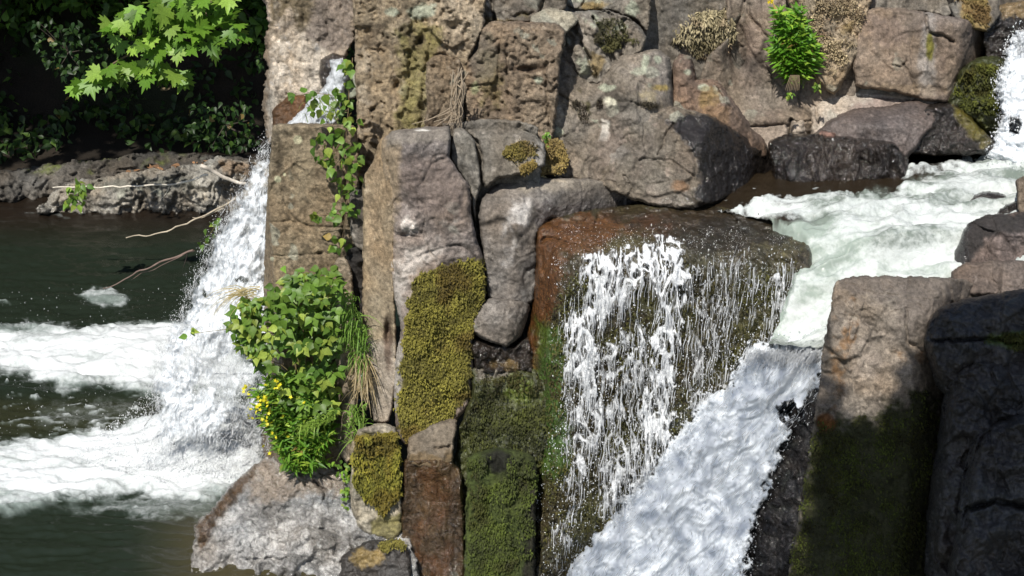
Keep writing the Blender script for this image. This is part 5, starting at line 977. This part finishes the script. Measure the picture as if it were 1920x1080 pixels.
q = pick([(378, 430), (412, 405), (418, 420), (385, 465), (372, 462)], 16); leafset(root, "leaves", OV, OVF, at(q[:, 0], q[:, 1], np.full(16, 14.1)), .06, leafcol(16, (.18, .3, .04))); stems(root, "stem", [at(np.array([410., 395, 378]), np.array([410., 435, 465]), np.full(3, 14.15))])

# ------------------------------------------------------------------ trees of the far bank
def leafcloud(root, name, cen, rad, n, T, TF, size, cols, shell=.0):
    u = unit(jit(n)); r = (shell+(1-shell)*rng.random(n)**.5)[:, None]; lump = (1+.35*fbm(u*2.2+cen, 3))[:, None]
    p = np.array(cen)+u*r*lump*np.array(rad)
    V, F, A = instance(T, TF, p, np.array([0, -.2, .8])+jit(n, .5), jit(n)+np.array([0, -.3, -.5]), size*(.6+.7*rng.random(n)), cols); return mk(name, V, F, LEAF, root, A)
# maple: trunk on the bank off to the left, crown over the bank, sunlit branch hanging into view
root = empty("maple_tree", (-7.2, 23.2, 2.6)); tag(root, "maple whose bright sunlit branch hangs over the far bank", "tree")
V, F = tube([(-7.2, 23.2, 2), (-6.9, 22.8, 4.5), (-6.2, 22, 6.6), (-5.4, 21, 8.6)], .24, .12, 10, .05); mk("trunk", V, [F], TWIG, root, {"col": np.clip(np.tile([.07, .055, .04], (len(V), 1))*(1+.6*fbm(V*7, 3))[:, None], .004, 1)})
e_ = at(np.float64(420), np.float64(-20), 18.); f_ = at(np.float64(290), np.float64(175), 17.2)
stems(root, "limb", [[(-6.2, 22, 6.6), (-5, 20, 5.6), e_, at(np.float64(350), np.float64(60), 17.4), f_], [at(np.float64(350), np.float64(60), 17.4), at(np.float64(260), np.float64(90), 17.3), at(np.float64(150), np.float64(160), 17.2)], [at(np.float64(380), np.float64(20), 17.5), at(np.float64(440), np.float64(70), 17.3), at(np.float64(470), np.float64(85), 17.2)], [at(np.float64(300), np.float64(165), 17.2), at(np.float64(316), np.float64(168), 17.2), at(np.float64(322), np.float64(160), 17.2)]], .02, .006, (.12, .09, .05))
def spaced(poly, n, dmin):
    out = []
    for p in pick(poly, n*12):
        if all((p[0]-o_[0])**2+(p[1]-o_[1])**2 > dmin**2 for o_ in out): out.append(p)
        if len(out) >= n: break
    return np.array(out)
q = np.concatenate([spaced([(205, 30), (320, -15), (430, -15), (450, 40), (472, 78), (440, 85), (410, 90), (370, 80), (330, 100), (250, 90), (205, 60)], 95, 13), spaced([(128, 160), (190, 130), (240, 112), (300, 115), (352, 135), (345, 150), (290, 140), (230, 140), (180, 150), (150, 172)], 40, 12)])
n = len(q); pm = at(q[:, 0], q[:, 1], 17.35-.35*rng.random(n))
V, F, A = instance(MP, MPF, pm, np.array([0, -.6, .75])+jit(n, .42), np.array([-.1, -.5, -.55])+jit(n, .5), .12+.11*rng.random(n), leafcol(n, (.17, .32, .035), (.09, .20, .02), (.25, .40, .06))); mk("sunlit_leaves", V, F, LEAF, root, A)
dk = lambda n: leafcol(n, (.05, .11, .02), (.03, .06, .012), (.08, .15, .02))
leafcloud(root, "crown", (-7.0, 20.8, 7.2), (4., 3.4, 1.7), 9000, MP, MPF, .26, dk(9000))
for k, (x, y, z, lb) in enumerate([(-2.6, 22.5, 2., "slender dark tree behind the top of the whitish pillar"), (-10.5, 23.8, 2.5, "dark tree on the bank at the left edge")]):
    root = empty("bank_tree", (x, y, z)); tag(root, lb, "tree")
    V, F = tube([(x, y, z), (x+.2, y-.2, z+2.5), (x, y-1, z+5)], .2, .12, 8, .05); mk("trunk", V, [F], TWIG, root, {"col": np.tile([.05, .04, .03], (len(V), 1))})
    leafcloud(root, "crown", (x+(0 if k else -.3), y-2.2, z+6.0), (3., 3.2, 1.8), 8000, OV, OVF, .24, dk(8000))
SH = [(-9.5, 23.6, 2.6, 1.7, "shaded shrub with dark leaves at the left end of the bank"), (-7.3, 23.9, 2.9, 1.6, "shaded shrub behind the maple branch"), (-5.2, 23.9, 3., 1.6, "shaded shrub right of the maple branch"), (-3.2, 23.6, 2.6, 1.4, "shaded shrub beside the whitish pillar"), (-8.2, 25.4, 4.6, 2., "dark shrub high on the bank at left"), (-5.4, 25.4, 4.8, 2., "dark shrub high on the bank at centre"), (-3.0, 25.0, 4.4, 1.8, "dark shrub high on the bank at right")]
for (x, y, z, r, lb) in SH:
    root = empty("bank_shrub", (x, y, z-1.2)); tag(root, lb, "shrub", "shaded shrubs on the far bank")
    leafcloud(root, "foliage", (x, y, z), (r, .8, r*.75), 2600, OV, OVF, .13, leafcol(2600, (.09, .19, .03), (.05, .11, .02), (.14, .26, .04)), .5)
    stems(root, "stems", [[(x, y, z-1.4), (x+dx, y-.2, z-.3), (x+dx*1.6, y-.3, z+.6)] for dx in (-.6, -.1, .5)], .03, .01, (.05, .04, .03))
for k, (px_, py_, Yy, pol, nn, lb) in enumerate([(150, 150, 19., [(60, 40), (140, 40), (200, 90), (190, 160), (120, 150), (70, 110)], 170, "dimly lit branch of small leaves left of the maple leaves"), (430, 240, 19.5, [(350, 190), (470, 190), (490, 270), (400, 290), (360, 250)], 150, "low leafy sapling in the shade by the pillar"), (490, 110, 17., [(478, 98), (494, 96), (494, 125), (480, 118)], 14, "leaf tips peeping past the whitish pillar")]):
    root = empty("leafy_branch", at(np.float64(px_), np.float64(py_), Yy)); tag(root, lb, "branch")
    q = pick(pol, nn); leafset(root, "leaves", OV, OVF, at(q[:, 0], q[:, 1], Yy+.4*rng.random(nn)), .075*(.6+.6*rng.random(nn)), leafcol(nn, (.025, .06, .01), (.015, .04, .008), (.05, .10, .015)))
    c_ = q.mean(0); stems(root, "stem", [[at(np.float64(c_[0]), np.float64(c_[1]), Yy+.3), at(np.float64(a), np.float64(b), Yy+.2)] for a, b in q[:6]], .008, .003, (.05, .04, .03))
n = 9000; gx_ = -11.5+11*rng.random(n); gy_ = 22.2+5*rng.random(n)**1.2; gz_ = bankz(gx_, gy_)+.05+.25*rng.random(n); keepg = fbm(np.stack([gx_*.8, gy_*.8, gx_*0], -1), 3) > -.12
gp = np.stack([gx_, gy_, gz_], -1)[keepg]; n = len(gp); V, F, A = instance(OV, OVF, gp, np.array([0, -.7, .7])+jit(n, .4), jit(n)+np.array([0, -.4, -.3]), .11*(.5+.8*rng.random(n)), leafcol(n, (.045, .09, .018), (.02, .05, .012), (.08, .14, .025)))
o = mk("undergrowth", V, F, LEAF, None, A); tag(o, "dim undergrowth covering the shaded slope of the far bank", "undergrowth", kind="stuff")
# dead leaves on the bank
q = pick([(100, 285), (400, 255), (420, 290), (300, 300), (120, 320)], 260); pz = at(q[:, 0], q[:, 1], np.full(260, 21.)); pz[:, 1] = 20.9+(pz[:, 2]-.2)*1.2
pz[:, 2] = bankz(pz[:, 0], pz[:, 1])+.1
n = 260; V, F, A = instance(OV, OVF, pz, np.array([0, -.3, 1])+jit(n, .3), jit(n)*np.array([1, 1, .2]), .09, np.array([.22, .12, .06])*(.5+rng.random((n, 1)))); o = mk("leaf_litter", V, F, TWIG, None, A); tag(o, "brown fallen leaves on the far bank", "leaf litter", kind="stuff")

# ------------------------------------------------------------------ unseen tree added on the near bank, crown shaped to shade the lower right
SHP = [(1010, 1100, 12.1), (1060, 1030, 12.1), (1160, 950, 12.1), (1240, 850, 12.1), (1330, 745, 12.1), (1400, 672, 12.1), (1480, 640, 12.0), (1560, 655, 11.7), (1570, 800, 11.4), (1640, 810, 11.3), (1700, 740, 11.4), (1738, 620, 11.3), (1780, 560, 11.2), (1880, 535, 11.4), (2100, 500, 11.6), (2200, 900, 10.5), (2100, 1300, 10.2), (1100, 1300, 11.5)]
sh = np.array([at(np.float64(a), np.float64(b), np.float64(c)) for a, b, c in SHP])
e1 = unit(np.cross([0, 0, 1.], SUN)); e2 = np.cross(SUN, e1)
poly2 = np.stack([sh@e1, sh@e2], 1)
n = 12500; q = pick(poly2, n)
cc_ = np.array([at(np.float64(1620), np.float64(760), 11.4)@e1, 0]); left_ = q[:, 0] < np.array([(at(np.float64(1560), np.float64(800), 11.6))@e1])[0]
hgt = (sh@SUN).mean()+8.6+1.2*rng.random(n)
pc = q[:, :1]*e1+q[:, 1:]*e2+hgt[:, None]*SUN
root = empty("added_shade_tree", (6.5, 4.2, 0)); tag(root, "unseen tree added on the near bank, crown shaped to shade the lower right rocks", "tree")
V, F = tube([(6.5, 4.2, -.8), (6.2, 4.4, 3), (5.4, 4.9, 6.4), (4.2, 5.6, 8.4), (2.6, 6, 8.9)], .22, .06, 10, .05); mk("trunk", V, [F], TWIG, root, {"col": np.tile([.12, .1, .08], (len(V), 1))})
okc = pc[:, 2]-(CH-pc[:, 1]*math.tan(R(12.2))) > .35; pc = pc[okc]; left_ = left_[okc]; n = len(pc)
V, F, A = instance(OV, OVF, pc, np.array(SUN)+jit(n, .3), jit(n), np.where(left_, .042, .14)*(.7+.6*rng.random(n)), leafcol(n, (.05, .12, .02), (.03, .08, .01), (.08, .16, .02))); mk("crown", V, F, LEAF, root, A)
CLR = pc[:, 2]-(CH-pc[:, 1]*math.tan(R(12.2)))
print("crown clearance above the frame", CLR.min(), "total verts", sum(len(o.data.vertices) for o in sc.objects if o.type == 'MESH'))
